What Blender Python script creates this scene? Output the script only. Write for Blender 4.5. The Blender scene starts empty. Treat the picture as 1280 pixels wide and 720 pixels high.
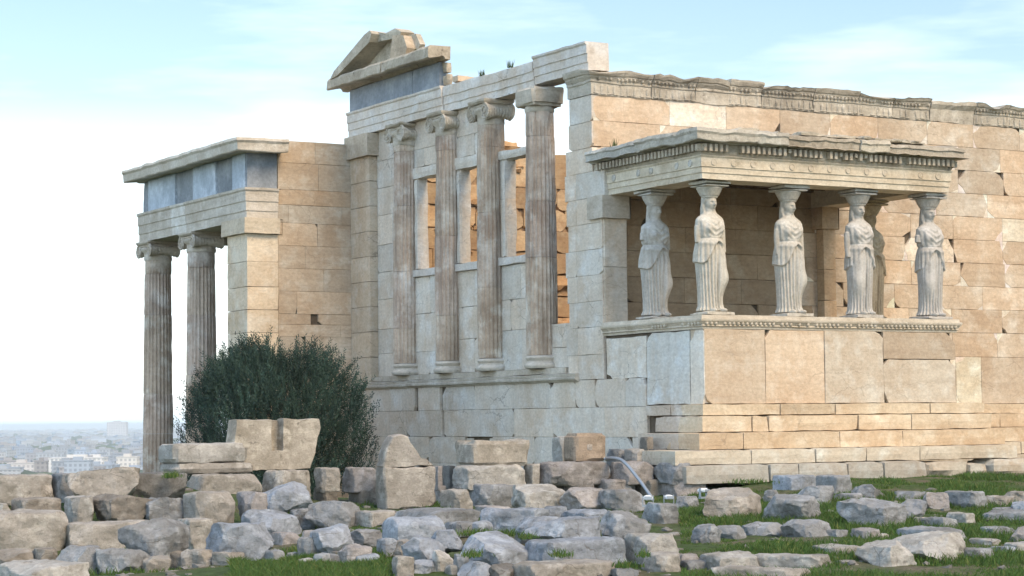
import bpy, math, random
import numpy as np
from mathutils import Vector, Matrix, noise
random.seed(7); np.random.seed(7)
R = math.radians
scene = bpy.context.scene
COL = scene.collection

# ------------------------------------------------------------------ camera
FPX = 2681.1; YAW = 0.52604; PITCH = 0.06173; ROLL = -0.01014
CAM = Vector((-20.887, -29.597, 0.237))
_f = Vector((math.sin(YAW)*math.cos(PITCH), math.cos(YAW)*math.cos(PITCH), math.sin(PITCH)))
_r = Vector((math.cos(YAW), -math.sin(YAW), 0)); _u = _r.cross(_f)
cr, ur = math.cos(ROLL)*_r + math.sin(ROLL)*_u, -math.sin(ROLL)*_r + math.cos(ROLL)*_u
cam = bpy.data.cameras.new('camera'); cob = bpy.data.objects.new('camera', cam); COL.objects.link(cob)
cob.matrix_world = Matrix(((cr.x, ur.x, -_f.x, CAM.x), (cr.y, ur.y, -_f.y, CAM.y), (cr.z, ur.z, -_f.z, CAM.z), (0, 0, 0, 1)))
cam.sensor_width = 36; cam.lens = FPX/1280*36; cam.clip_start = 0.5; cam.clip_end = 100000
scene.camera = cob

# ------------------------------------------------------------------ light
SUN_AZ, SUN_EL = R(170), R(45)          # clockwise from north (+Y)
w = bpy.data.worlds.new('World'); scene.world = w; w.use_nodes = True
nt = w.node_tree; N = nt.nodes; L = nt.links; N.clear()
out = N.new('ShaderNodeOutputWorld'); bg = N.new('ShaderNodeBackground')
sky = N.new('ShaderNodeTexSky'); sky.sky_type = 'NISHITA'; sky.sun_disc = False
sky.sun_elevation = SUN_EL; sky.sun_rotation = SUN_AZ; sky.altitude = 150
sky.air_density = 1.2; sky.dust_density = 0.35; sky.ozone_density = 1.0
tc = N.new('ShaderNodeTexCoord'); mp = N.new('ShaderNodeMapping'); mp.inputs['Scale'].default_value = (1.0, 1.0, 6.0)
mp.inputs['Rotation'].default_value = (0, R(-6), R(20)); mp.inputs['Location'].default_value = (2.1, 0.9, 0.15)
L.new(tc.outputs['Generated'], mp.inputs['Vector'])
cn = N.new('ShaderNodeTexNoise'); cn.inputs['Scale'].default_value = 2.6; cn.inputs['Detail'].default_value = 6; cn.inputs['Roughness'].default_value = 0.55
L.new(mp.outputs[0], cn.inputs['Vector'])
cr_ = N.new('ShaderNodeValToRGB'); cr_.color_ramp.elements[0].position = 0.49; cr_.color_ramp.elements[1].position = 0.73
L.new(cn.outputs['Fac'], cr_.inputs['Fac'])
sx = N.new('ShaderNodeSeparateXYZ'); L.new(tc.outputs['Generated'], sx.inputs[0])
hz = N.new('ShaderNodeMapRange'); hz.inputs['From Min'].default_value = 0.118; hz.inputs['From Max'].default_value = 0.15
hz.inputs['To Min'].default_value = 0.62; hz.inputs['To Max'].default_value = 0.0
L.new(sx.outputs['Z'], hz.inputs['Value'])
ad = N.new('ShaderNodeMath'); ad.operation = 'ADD'; ad.use_clamp = True
L.new(cr_.outputs['Color'], ad.inputs[0]); L.new(hz.outputs[0], ad.inputs[1])
ml = N.new('ShaderNodeMath'); ml.operation = 'MULTIPLY'; ml.inputs[1].default_value = 0.85; L.new(ad.outputs[0], ml.inputs[0])
mx = N.new('ShaderNodeMixRGB'); L.new(ml.outputs[0], mx.inputs['Fac']); L.new(sky.outputs[0], mx.inputs['Color1'])
mx.inputs['Color2'].default_value = (8.7, 9.6, 10.2, 1)
lo = N.new('ShaderNodeMapRange'); lo.interpolation_type = 'SMOOTHSTEP'; lo.inputs['From Min'].default_value = -0.002; lo.inputs['From Max'].default_value = 0.014
lo.inputs['To Min'].default_value = 0.9; lo.inputs['To Max'].default_value = 0.0; L.new(sx.outputs['Z'], lo.inputs['Value'])
mx2 = N.new('ShaderNodeMixRGB'); L.new(lo.outputs[0], mx2.inputs['Fac']); L.new(mx.outputs[0], mx2.inputs['Color1']); mx2.inputs['Color2'].default_value = (6.4, 7.9, 8.7, 1)
L.new(mx2.outputs[0], bg.inputs['Color']); # sky strength raised towards the unseen west (left and behind) to light west faces
wf = N.new('ShaderNodeMapRange'); wf.interpolation_type = 'SMOOTHSTEP'; wf.inputs['From Min'].default_value = -0.7; wf.inputs['From Max'].default_value = 0.25
wf.inputs['To Min'].default_value = 0.15; wf.inputs['To Max'].default_value = 0.072
L.new(sx.outputs['X'], wf.inputs['Value']); L.new(wf.outputs[0], bg.inputs['Strength'])
L.new(bg.outputs[0], out.inputs['Surface'])
sl = bpy.data.lights.new('sun', 'SUN'); sl.energy = 1.6; sl.angle = R(28); sl.color = (1.0, 0.76, 0.50)
so = bpy.data.objects.new('sun', sl); COL.objects.link(so)
sd = Vector((math.sin(SUN_AZ)*math.cos(SUN_EL), math.cos(SUN_AZ)*math.cos(SUN_EL), math.sin(SUN_EL)))
so.rotation_euler = sd.to_track_quat('Z', 'Y').to_euler()
scene.view_settings.view_transform = 'Standard'; scene.view_settings.look = 'None'
scene.view_settings.gamma = 1; scene.view_settings.exposure = 1.34
scene.render.engine = 'CYCLES'
scene.cycles.volume_bounces = 1

# ------------------------------------------------------------------ helpers
def ray(u, v):
    return cr*((u-640)/FPX) + ur*(-(v-360)/FPX) + _f
def at(u, v, D):
    return CAM + ray(u, v)*D
def empty(name, loc=(0, 0, 0), label=None, cat=None, group=None):
    o = bpy.data.objects.new(name, None); COL.objects.link(o); o.location = loc; o.empty_display_size = 0.3
    tag(o, label, cat, group); return o
def tag(o, label=None, cat=None, group=None, kind=None):
    if label: o['label'] = label
    if cat: o['category'] = cat
    if group: o['group'] = group
    if kind: o['kind'] = kind
    return o
def nz(p, s, seed=0.0):
    return noise.noise(Vector((p[0]*s+seed, p[1]*s+seed*1.7, p[2]*s-seed)))
def sstep(a, b, x):
    t = np.clip((x-a)/(b-a), 0, 1); return t*t*(3-2*t)

class MB:
    def __init__(s): s.v = []; s.f = []; s.t = []; s.tint = (1, 1, 1)
    def face(s, idx): s.f.append(tuple(idx)); s.t.append(s.tint)
    def add(s, verts, faces):
        o = len(s.v); s.v.extend([tuple(p) for p in verts])
        for f in faces: s.face([i+o for i in f])
    def box(s, x0, x1, y0, y1, z0, z1):
        v = [(x, y, z) for x in (x0, x1) for y in (y0, y1) for z in (z0, z1)]
        s.add(v, [(0, 1, 3, 2), (4, 6, 7, 5), (0, 4, 5, 1), (2, 3, 7, 6), (0, 2, 6, 4), (1, 5, 7, 3)])
    def rbox(s, x0, x1, y0, y1, z0, z1, step=0.12, wear=0.03, amp=0.008, seed=0, rnd=0.0, keep=None):
        lo = np.array([x0, y0, z0]); hi = np.array([x1, y1, z1]); dim = hi-lo
        n = [max(1, min(40, int(round(d/step)))) for d in dim]
        idx = {}; verts = []; faces = []
        def vid(i, j, k):
            key = (i, j, k)
            if key in idx: return idx[key]
            p = lo+dim*np.array([i/n[0], j/n[1], k/n[2]])
            ex = [(i == 0) - (i == n[0]), (j == 0) - (j == n[1]), (k == 0) - (k == n[2])]
            cnt = sum(1 for e in ex if e)
            q = p.copy()
            if cnt >= 2:
                c = max(0, nz(p, 2.3, seed+3)+0.25)*wear + wear*0.25 + max(0, nz(p, 7, seed))*wear*.5
                q += np.array(ex)*c*(1.0 if cnt == 2 else 1.2)
            a = amp*(nz(p, 3.1, seed)+.5*nz(p, 9, seed+5))
            q += -np.array(ex)*a
            idx[key] = len(verts); verts.append(q); return idx[key]
        def grid(ax, side):
            a, b = [t for t in range(3) if t != ax]
            for i in range(n[a]):
                for j in range(n[b]):
                    c = []
                    for (di, dj) in ((0, 0), (1, 0), (1, 1), (0, 1)):
                        k = [0, 0, 0]; k[a] = i+di; k[b] = j+dj; k[ax] = n[ax] if side else 0
                        c.append(vid(*k))
                    flip = (side == 0) ^ (ax == 1)
                    faces.append(c[::-1] if flip else c)
        for ax in range(3):
            for sd_ in (0, 1): grid(ax, sd_)
        s.add(verts, faces)
    def rings(s, rings, close=True, cap=True):
        n = len(rings[0]); o = len(s.v)
        for r in rings: s.v.extend([tuple(p) for p in r])
        m = n if close else n-1
        for i in range(len(rings)-1):
            for j in range(m):
                a = o+i*n+j; b = o+i*n+(j+1) % n
                s.face((a, b, b+n, a+n))
        if cap:
            s.face([o+j for j in range(n)][::-1]); s.face([o+(len(rings)-1)*n+j for j in range(n)])
    def lathe(s, prof, c, n=32, sx=1, sy=1, fn=None):
        rr = []
        for (r, z) in prof:
            ring = []
            for j in range(n):
                a = 2*math.pi*j/n; k = r*(fn(a, z) if fn else 1)
                ring.append((c[0]+k*math.cos(a)*sx, c[1]+k*math.sin(a)*sy, c[2]+z))
            rr.append(ring)
        s.rings(rr)
    def tube(s, pts, rad, n=10):
        pts = [Vector(p) for p in pts]
        if not hasattr(rad, '__len__'): rad = [rad]*len(pts)
        rr = []
        for i, p in enumerate(pts):
            d = (pts[min(i+1, len(pts)-1)]-pts[max(i-1, 0)]).normalized()
            a = Vector((0, 0, 1)) if abs(d.z) < .9 else Vector((1, 0, 0))
            x = d.cross(a).normalized(); y = d.cross(x)
            rr.append([p+x*(rad[i]*math.cos(t*2*math.pi/n))-y*(rad[i]*math.sin(t*2*math.pi/n)) for t in range(n)])
        s.rings(rr)
    def sweep(s, prof, path, cap=True, step=0.15):
        """profile [(offset outward, z)] swept along an xy polyline, outward = right hand side, mitred"""
        P = [Vector((p[0], p[1])) for p in path]; rows = []
        for i in range(len(P)-1):
            d = (P[i+1]-P[i]); ln = d.length; d /= ln; nr = Vector((d.y, -d.x))
            k = max(1, int(ln/step))
            for j in range(k+(1 if i == len(P)-2 else 0)):
                t = j/k; m = nr
                if j == 0 and i > 0:
                    d0 = (P[i]-P[i-1]).normalized(); n0 = Vector((d0.y, -d0.x)); m = n0+nr; m = m/ (m.dot(nr))
                rows.append((P[i]+d*ln*t, m))
        rr = [[(p.x+m.x*o_, p.y+m.y*o_, z) for (o_, z) in prof] for p, m in rows]
        n = len(prof); o = len(s.v)
        for r in rr: s.v.extend(r)
        for i in range(len(rr)-1):
            for j in range(n):
                a = o+i*n+j; b = o+i*n+(j+1) % n
                s.face((a, b, b+n, a+n))
        if cap:
            s.face([o+j for j in range(n)][::-1]); s.face([o+(len(rr)-1)*n+j for j in range(n)])
    def blob(s, c, r, n=8, m=6):
        rr = []
        for i in range(m+1):
            t = math.pi*(i+.02)/(m+.04)
            rr.append([(c[0]+r[0]*math.sin(t)*math.cos(2*math.pi*j/n), c[1]+r[1]*math.sin(t)*math.sin(2*math.pi*j/n), c[2]-r[2]*math.cos(t)) for j in range(n)])
        s.rings(rr)
    def rough(s, amp, scale, seed=0, start=0):
        for i in range(start, len(s.v)):
            p = s.v[i]
            d = noise.noise_vector(Vector(p)*scale+Vector((seed, 0, 0)))*amp + noise.noise_vector(Vector(p)*scale*3.3+Vector((seed, 5, 0)))*amp*.4
            s.v[i] = (p[0]+d.x, p[1]+d.y, p[2]+d.z)
    def build(s, name, mat, parent=None, smooth=None, base=None):
        me = bpy.data.meshes.new(name)
        vs = s.v
        if base is not None: vs = [(p[0]-base[0], p[1]-base[1], p[2]-base[2]) for p in vs]
        me.from_pydata(vs, [], s.f); me.materials.append(mat)
        a = me.attributes.new('tint', 'FLOAT_COLOR', 'FACE')
        t = np.ones((len(s.f), 4), dtype=np.float32); t[:, :3] = np.array(s.t).reshape(-1, 3)
        a.data.foreach_set('color', t.ravel())
        if smooth is not None:
            me.polygons.foreach_set('use_smooth', [True]*len(me.polygons))
            me.set_sharp_from_angle(angle=R(smooth))
        me.validate(); me.update()
        o = bpy.data.objects.new(name, me); COL.objects.link(o)
        if base is not None: o.location = base
        if parent is not None:
            o.parent = parent
        return o

# ------------------------------------------------------------------ materials
def mat_new(name):
    m = bpy.data.materials.new(name); m.use_nodes = True
    nt = m.node_tree; nt.nodes.clear()
    o = nt.nodes.new('ShaderNodeOutputMaterial'); b = nt.nodes.new('ShaderNodeBsdfPrincipled')
    nt.links.new(b.outputs[0], o.inputs[0]); b.inputs['Roughness'].default_value = 0.9
    b.inputs['Specular IOR Level'].default_value = 0.2
    return m, nt.nodes, nt.links, b
def stone(name, base, stain, pale, bump=0.5, streak=0.0, spots=0.3, veins=0.0, cracks=0.0, scale=1.0, rnd=False, moss=0.0):
    m, N, L, b = mat_new(name)
    tc = N.new('ShaderNodeTexCoord'); vec = tc.outputs['Object']
    if rnd:
        oi = N.new('ShaderNodeObjectInfo'); ad = N.new('ShaderNodeVectorMath'); ad.operation = 'ADD'
        ml = N.new('ShaderNodeMath'); ml.operation = 'MULTIPLY'; ml.inputs[1].default_value = 50
        L.new(oi.outputs['Random'], ml.inputs[0]); L.new(vec, ad.inputs[0]); L.new(ml.outputs[0], ad.inputs[1]); vec = ad.outputs[0]
    def nse(sc, det=6, rough=.6, v=None, dist=0.0):
        n = N.new('ShaderNodeTexNoise'); n.inputs['Scale'].default_value = sc*scale; n.inputs['Detail'].default_value = det
        n.inputs['Roughness'].default_value = rough; n.inputs['Distortion'].default_value = dist
        L.new(v or vec, n.inputs['Vector']); return n.outputs['Fac']
    def ramp(x, a, c, lo=0.0, hi=1.0):
        r = N.new('ShaderNodeMapRange'); r.inputs['From Min'].default_value = a; r.inputs['From Max'].default_value = c
        r.inputs['To Min'].default_value = lo; r.inputs['To Max'].default_value = hi; L.new(x, r.inputs['Value']); return r.outputs[0]
    def mix(f, c1, c2, mode='MIX'):
        x = N.new('ShaderNodeMixRGB'); x.blend_type = mode
        for s_, val in (('Fac', f), ('Color1', c1), ('Color2', c2)):
            if hasattr(val, 'links'): L.new(val, x.inputs[s_])
            elif s_ == 'Fac': x.inputs[s_].default_value = val
            else: x.inputs[s_].default_value = (*val, 1)
        return x.outputs[0]
    def mapping(sc):
        mp = N.new('ShaderNodeMapping'); mp.inputs['Scale'].default_value = sc; L.new(vec, mp.inputs[0]); return mp.outputs[0]
    c = mix(ramp(nse(1.1), .38, .66), base, stain)
    c = mix(ramp(nse(2.3, 8), .5, .72), c, pale)
    fine = nse(14, 8, .7, mapping((1, 1, 1.5)) if streak else None)
    c = mix(1.0, c, ramp(fine, .3, .7, .80, 1.14), 'MULTIPLY')
    if streak:
        c = mix(ramp(nse(1.0, 7, .65, mapping((.7, .7, 6.5)), .9), .47, .70, 0, streak), c, tuple(x*.62 for x in stain))
    if veins:
        c = mix(ramp(nse(1.0, 5, .6, mapping((4.5, 4.5, .5)), .3), .5, .72, 0, veins), c, tuple(x*.55 for x in stain))
    if spots:
        c = mix(ramp(nse(5.5, 7, .75), .57, .70, 0, spots), c, tuple(x*.4 for x in stain))
    at_ = N.new('ShaderNodeAttribute'); at_.attribute_name = 'tint'
    c = mix(1.0, c, at_.outputs['Color'], 'MULTIPLY')
    hgt = nse(7, 10, .72)
    if cracks:
        v = N.new('ShaderNodeTexVoronoi'); v.feature = 'DISTANCE_TO_EDGE'; v.inputs['Scale'].default_value = .9
        nn = N.new('ShaderNodeTexNoise'); nn.inputs['Scale'].default_value = 2.2; nn.inputs['Detail'].default_value = 5; L.new(vec, nn.inputs['Vector'])
        va = N.new('ShaderNodeMixRGB'); va.blend_type = 'LINEAR_LIGHT'; va.inputs['Fac'].default_value = .35
        L.new(mapping((1, 1, 2.4)), va.inputs['Color1']); L.new(nn.outputs['Color'], va.inputs['Color2']); L.new(va.outputs[0], v.inputs['Vector'])
        ck = ramp(v.outputs['Distance'], .0, .012, 1, 0)
        gate = ramp(nse(.7, 3), .5, .6)
        mm = N.new('ShaderNodeMath'); mm.operation = 'MULTIPLY'; L.new(ck, mm.inputs[0]); L.new(gate, mm.inputs[1])
        m2 = N.new('ShaderNodeMath'); m2.operation = 'MULTIPLY'; L.new(mm.outputs[0], m2.inputs[0]); m2.inputs[1].default_value = cracks
        c = mix(m2.outputs[0], c, (.10, .085, .07))
    if moss:
        c = mix(ramp(nse(2.6, 6, .7), .56, .7, 0, moss), c, (.10, .10, .06))
    L.new(c, b.inputs['Base Color'])
    bp = N.new('ShaderNodeBump'); bp.inputs['Strength'].default_value = bump; bp.inputs['Distance'].default_value = 0.05/scale
    L.new(hgt, bp.inputs['Height'])
    bp2 = N.new('ShaderNodeBump'); bp2.inputs['Strength'].default_value = bump*.7; bp2.inputs['Distance'].default_value = 0.012
    L.new(nse(38, 6, .7), bp2.inputs['Height']); L.new(bp.outputs[0], bp2.inputs['Normal'])
    L.new(bp2.outputs[0], b.inputs['Normal'])
    return m
M = {}
M['south'] = stone('weathered_honey_marble', (.57, .468, .348), (.48, .36, .245), (.64, .565, .455), bump=.4, streak=.32, spots=.32, cracks=.35)
M['west'] = stone('weathered_grey_marble', (.64, .58, .49), (.55, .45, .34), (.69, .66, .60), bump=.3, streak=.18, spots=.28, cracks=.55, veins=.25)
M['trim'] = stone('moulded_marble', (.57, .52, .44), (.43, .37, .29), (.64, .60, .53), bump=.5, streak=.3, spots=.5)
M['cornice'] = stone('lichened_cornice_marble', (.53, .485, .405), (.35, .315, .26), (.62, .585, .51), bump=.7, streak=.25, spots=.85, scale=1.2)
M['column'] = stone('column_marble', (.535, .435, .345), (.33, .25, .185), (.68, .63, .55), bump=.45, spots=.4, veins=.75)
M['blue'] = stone('blue_grey_limestone', (.27, .30, .33), (.20, .225, .25), (.34, .37, .40), bump=.2, spots=.1, veins=.25)
M['cary'] = stone('statue_marble', (.50, .475, .425), (.38, .345, .285), (.58, .56, .515), bump=.16, spots=.25, veins=.5, scale=1.6)
M['brown'] = stone('inner_brown_stone', (.40, .275, .16), (.29, .18, .10), (.46, .345, .22), bump=.5, streak=.4, spots=.4)
M['dark'] = stone('dark_joint', (.13, .10, .07), (.09, .07, .05), (.17, .14, .10), bump=.4)
M['rock'] = stone('field_stone', (.325, .325, .32), (.205, .20, .185), (.45, .455, .45), bump=1.0, spots=.75, streak=.25, rnd=True, scale=1.9, moss=.25, cracks=.7)

# ------------------------------------------------------------------ masonry
def masonry(mb, O, U, Nn, rows, depth=.3, base=(1, 1, 1), var=.08, chip=.25, chipsize=.16, jit=.004, gap=.002, patch=None, patch_tint=(1.42, 1.6, 1.85), special=None, offs=.004, hole_back=.05):
    """rows: [(z0, z1, [u cuts])]; each block is an irregular polygon with a bevelled edge, chipped corners show a recess"""
    O = Vector(O); U = Vector(U).normalized(); Nn = Vector(Nn).normalized(); Z = Vector((0, 0, 1))
    def P(u, z, n): return O+U*u+Z*z+Nn*n
    rnd = random.Random(len(mb.v)+len(rows))
    for ri, (z0, z1, cuts) in enumerate(rows):
        for bi in range(len(cuts)-1):
            u0, u1 = cuts[bi]+gap, cuts[bi+1]-gap; a, c = z0+gap*.7, z1-gap*.7
            k = 1+rnd.uniform(-var, var)*1.3; h = rnd.uniform(-.04, .04)
            tint = (base[0]*k*(1+h), base[1]*k, base[2]*k*(1-h))
            if special:
                st = special(u0, u1, z0, z1)
                if st == 'skip': continue
                if st: tint = st
            corners = [(u0, a), (u1, a), (u1, c), (u0, c)]; pts = []
            W, H = u1-u0, c-a
            for ci in range(4):
                p = corners[ci]; q = corners[(ci+1) % 4]; o_ = corners[ci-1]
                if rnd.random() < (chip if not (u1 < 5.8 and c < 4.4 and chipsize > .25) else .1) and W > .3:
                    s1 = min(W*.4, rnd.uniform(.25, 1)*chipsize); s2 = min(H*.45, rnd.uniform(.25, 1)*chipsize)
                    dn = ((q[0]-p[0]), (q[1]-p[1])); do = ((o_[0]-p[0]), (o_[1]-p[1]))
                    hor = abs(dn[0]) > 1e-6
                    l1 = s1 if hor else s2; l2 = s2 if hor else s1
                    nd = math.hypot(*dn); od = math.hypot(*do)
                    e1 = (p[0]+do[0]/od*l2, p[1]+do[1]/od*l2); e2 = (p[0]+dn[0]/nd*l1, p[1]+dn[1]/nd*l1)
                    f_ = rnd.uniform(.7, 1.25)
                    mid = (p[0]*(1-f_)+f_*(e1[0]+e2[0])/2+rnd.uniform(-.01, .01), p[1]*(1-f_)+f_*(e1[1]+e2[1])/2+rnd.uniform(-.01, .01))
                    pts += [e1, mid, e2]
                    if patch and rnd.random() < patch and not (u1 < 5.8 and c < 4.4):
                        mb.tint = tuple(patch_tint[i]*(1+rnd.uniform(-.06, .06))*.9 for i in range(3))
                        mb.add([P(p[0], p[1], -.005), P(*e2, -.005), P(*mid, -.005), P(*e1, -.005)], [(0, 1, 2, 3)])
                else: pts.append(p)
                nseg = int(math.hypot(q[0]-p[0], q[1]-p[1])/.22)
                st_ = pts[-1]
                for t in range(1, nseg):
                    f2 = t/nseg; x = p[0]+(q[0]-p[0])*f2; y = p[1]+(q[1]-p[1])*f2
                    # stay past the chip
                    if (x-p[0])*(st_[0]-p[0])+(y-p[1])*(st_[1]-p[1]) > 0 and math.hypot(x-p[0], y-p[1]) < math.hypot(st_[0]-p[0], st_[1]-p[1])+.03: continue
                    if math.hypot(x-q[0], y-q[1]) < chipsize+.03: continue
                    g = abs(rnd.gauss(0, jit))
                    cx, cy = (u0+u1)/2, (a+c)/2
                    if abs(q[0]-p[0]) > abs(q[1]-p[1]): y += g*(1 if cy > y else -1)
                    else: x += g*(1 if cx > x else -1)
                    pts.append((x, y))
            mb.tint = tint
            n0 = rnd.uniform(-offs, offs); n = len(pts); cx, cy = (u0+u1)/2, (a+c)/2
            bv = .005
            def ins(p):
                dx = bv if p[0] < cx else -bv; dy = bv if p[1] < cy else -bv
                return (p[0]+(dx if min(abs(p[0]-u0), abs(p[0]-u1)) < .2 else 0), p[1]+(dy if min(abs(p[1]-a), abs(p[1]-c)) < .2 else 0))
            vs = [P(*ins(p), n0) for p in pts]+[P(p[0], p[1], n0-.006) for p in pts]+[P(p[0], p[1], -depth) for p in pts]
            fs = [tuple(range(n))]
            for i in range(n):
                j = (i+1) % n
                fs.append((i, i+n, j+n, j)); fs.append((i+n, i+2*n, j+2*n, j+n))
            mb.add(vs, fs)
        mb.tint = (1, 1, 1)
def regular(z0, z1, n, u0, u1, bl, seed=0, jitter=.12, avoid=None):
    rr = random.Random(seed); rows = []
    zs = [z0+(z1-z0)*i/n for i in range(n+1)] if not hasattr(n, '__len__') else n
    for i in range(len(zs)-1):
        cuts = [u0]; u = u0+bl*(.5 if i % 2 else 1)*(1+rr.uniform(-jitter, jitter))
        while u < u1-bl*.35:
            cuts.append(u); u += bl*(1+rr.uniform(-jitter, jitter))
        cuts.append(u1); rows.append((zs[i], zs[i+1], cuts))
    return rows
HAZE = 1.5e-4
# ------------------------------------------------------------------ the temple
temple = empty('temple', (0, 0, 0), 'ruined marble temple with figures holding up its side porch', 'temple')
WARM = (1, 1, 1)

# --- main south wall (plane y = 3.4, x 0 .. 22)
mb = MB()
zs = [1.92+.4744*i for i in range(10)]
rows = regular(0, 0, zs, 0.03, 22, 1.26, 3)
rows[8] = (zs[8], zs[9], [.03, 1.72, 3.02, 4.3, 5.53, 6.73, 8.0, 9.23, 10.5, 11.8, 13, 14.3, 15.6, 16.9, 18.2, 19.5, 20.8, 22])
rows[7] = (zs[7], zs[8], [.03, 1.5, 2.7, 4.0, 5.2, 6.3, 7.5, 8.72, 9.95, 11.2, 12.5, 13.8, 15.1, 16.4, 17.7, 19, 20.3, 22])
rows = [(1.43, 1.92, [5.6, 6.9, 8.55, 9.75, 11, 12.3, 13.6, 14.9, 16.2, 17.5, 18.8, 20.1, 22]),
        (.48, 1.43, [5.6, 6.6, 8.62, 9.3, 11.2, 13, 14.8, 16.6, 18.4, 20.2, 22])] + rows
rs = random.Random(5)
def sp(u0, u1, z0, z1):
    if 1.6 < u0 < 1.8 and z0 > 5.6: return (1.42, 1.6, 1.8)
    if z0 < 4.3 and u1 < 5.7 and z0 > 1.9: return tuple(c_*rs_ for rs_ in [rs.uniform(.9, 1.08)] for c_ in (.68, .63, .55))  # porch shade put into the colour of the blocks behind the figures
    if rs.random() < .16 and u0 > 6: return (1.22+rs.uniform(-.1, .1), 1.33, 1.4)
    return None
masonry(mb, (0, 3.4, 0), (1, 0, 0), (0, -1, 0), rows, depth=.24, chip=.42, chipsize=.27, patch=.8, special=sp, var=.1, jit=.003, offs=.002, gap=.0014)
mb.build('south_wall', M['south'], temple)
mb = MB(); mb.box(.05, 21.9, 3.46, 4.05, -1.5, 6.185); mb.tint = (1, 1, 1)
mb.build('wall_core', M['dark'], temple)
# west end face of the south wall above the porch (anta) and below it
mb = MB()
cut = [2.98, 3.3, 3.62, 4.32]
rows = []
for i, z in enumerate([.97, 1.42, 1.92, 2.39, 2.87, 3.34, 3.82, 4.29]):
    z1 = [1.42, 1.92, 2.39, 2.87, 3.34, 3.82, 4.29, 4.77][i]
    rows.append((z, z1, [3.1 if z < 4 else 3.0, 3.98, 4.32+.06*math.sin(i*2.1)]))
rows.append((4.77, 5.22, [3.4, 4.33])); rows.append((5.22, 5.7, [3.4, 4.22])); rows.append((5.7, 6.19, [3.4, 4.18]))
masonry(mb, (-.004, 0, 0), (0, 1, 0), (-1, 0, 0), rows, depth=.5, chip=.15, chipsize=.12, jit=.002, var=.05, gap=.0015, offs=.002)
mb.build('wall_end', M['west'], temple)

# --- lower west wall and the plain faces under the ledge (plane x = 0)
mb = MB()
rows = [(.46, .965, [1.75, 2.4, 3.42, 4.1, 5.0, 6.3, 7.9, 9.27, 9.4, 10.35, 10.5, 11.6, 12.6, 13.44]),
        (-.08, .46, [1.72, 3.1, 4.9, 6.35, 8.1, 9.2, 9.32, 10.9, 12.2, 13.44]),
        (-.62, -.08, [.6, 2.2, 4.2, 5.6, 7.2, 8.35, 9.9, 11.2, 12.4, 13.44]),
        (-1.16, -.62, [.6, 2.5, 4.6, 6.4, 8.2, 10, 11.8, 13.44]), (-1.7, -1.16, [.6, 3, 5, 7, 9, 11, 13.44]), (-2.3, -1.7, [.6, 2.5, 4.6, 6.4, 8.2, 10, 11.8, 13.44]), (-2.9, -2.3, [.6, 3, 5, 7, 9, 11, 13.44])]
def sp(u0, u1, z0, z1):
    if (abs(z0+.62) < .01 and 7.1 < u0 < 7.3) or u1-u0 < .16: return 'skip'
    return None
masonry(mb, (0, 0, 0), (0, 1, 0), (-1, 0, 0), rows, depth=.3, chip=.2, chipsize=.2, jit=.002, var=.05, special=sp, gap=.0015, offs=.002)
mb.tint = (1.0, .98, .95)
mb.rbox(-.0, .3, 7.22, 8.33, -.62, -.36, wear=.02)
mb.rbox(.02, .3, 8.05, 8.34, -.35, -.09, wear=.02); mb.rbox(.02, .3, 7.22, 7.4, -.35, -.09, wear=.02)
mb.build('lower_west_wall', M['west'], temple)
mb = MB(); mb.box(.07, .6, .3, 13.4, -2.9, .96); mb.build('wall_core', M['dark'], temple)

# --- ledge under the west columns
mb = MB()
prof = [(-.3, .94), (.02, .94), (.05, .965), (.09, .985), (.10, 1.02), (.06, 1.035), (.07, 1.05), (.085, 1.09), (.04, 1.10), (-.3, 1.10)]
mb.sweep(prof, [(0, 13.62), (0, 3.95)], step=.12); mb.rough(.012, 2.2, 4)
mb.tint = (.9, .88, .84)
mb.rbox(-.02, .3, 4.4, 13.4, 1.10, 1.22, wear=.015, step=.2)
mb.build('ledge', M['trim'], temple)

# --- upper west wall between the columns (plane x = .15), openings left for three windows
WY = [10.99, 9.10, 7.32, 5.43]
wins = [(9.62, 10.52), (7.76, 8.66), (5.93, 6.8)]
mb = MB()
def panel(y0, y1, zz, seed, bl=.9, tint=None):
    masonry(mb, (.15, 0, 0), (0, 1, 0), (-1, 0, 0), regular(0, 0, zz, y0, y1, bl, seed), depth=.2, chip=.2, chipsize=.1, jit=.003, var=.06, gap=.0015, offs=.002, base=tint or (1, 1, 1))
panel(10.99, 12.5, [1.22, 1.72, 2.25, 2.9, 3.5, 4.1, 4.75, 5.35, 5.95, 6.6], 1, 1.5)
panel(9.10, 10.99, [1.22, 1.7, 2.5, 3.28], 2); panel(7.32, 9.10, [1.22, 1.9, 2.55, 3.28], 3); panel(5.43, 7.32, [1.22, 2.0, 2.6, 3.28], 4)
panel(4.32, 5.43, [1.22, 1.6, 2.05], 5)
for (a, c, lo, hi) in ((10.52, 10.99, 3.45, 5.5), (9.1, 9.62, 3.45, 5.5), (8.66, 9.1, 3.45, 5.5), (7.32, 7.76, 3.45, 5.5), (6.8, 7.32, 3.45, 5.56), (5.43, 5.93, 3.45, 5.56)):
    panel(a, c, [lo, (lo+hi)/2+.1, hi], int(a*7), 2)
panel(9.10, 10.99, [5.62, 6.0, 6.6], 6, 1.1); panel(7.32, 9.10, [5.62, 6.05, 6.6], 7, .8, (1.05, 1.06, 1.08))
mb.build('upper_west_wall', M['west'], temple)
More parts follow.
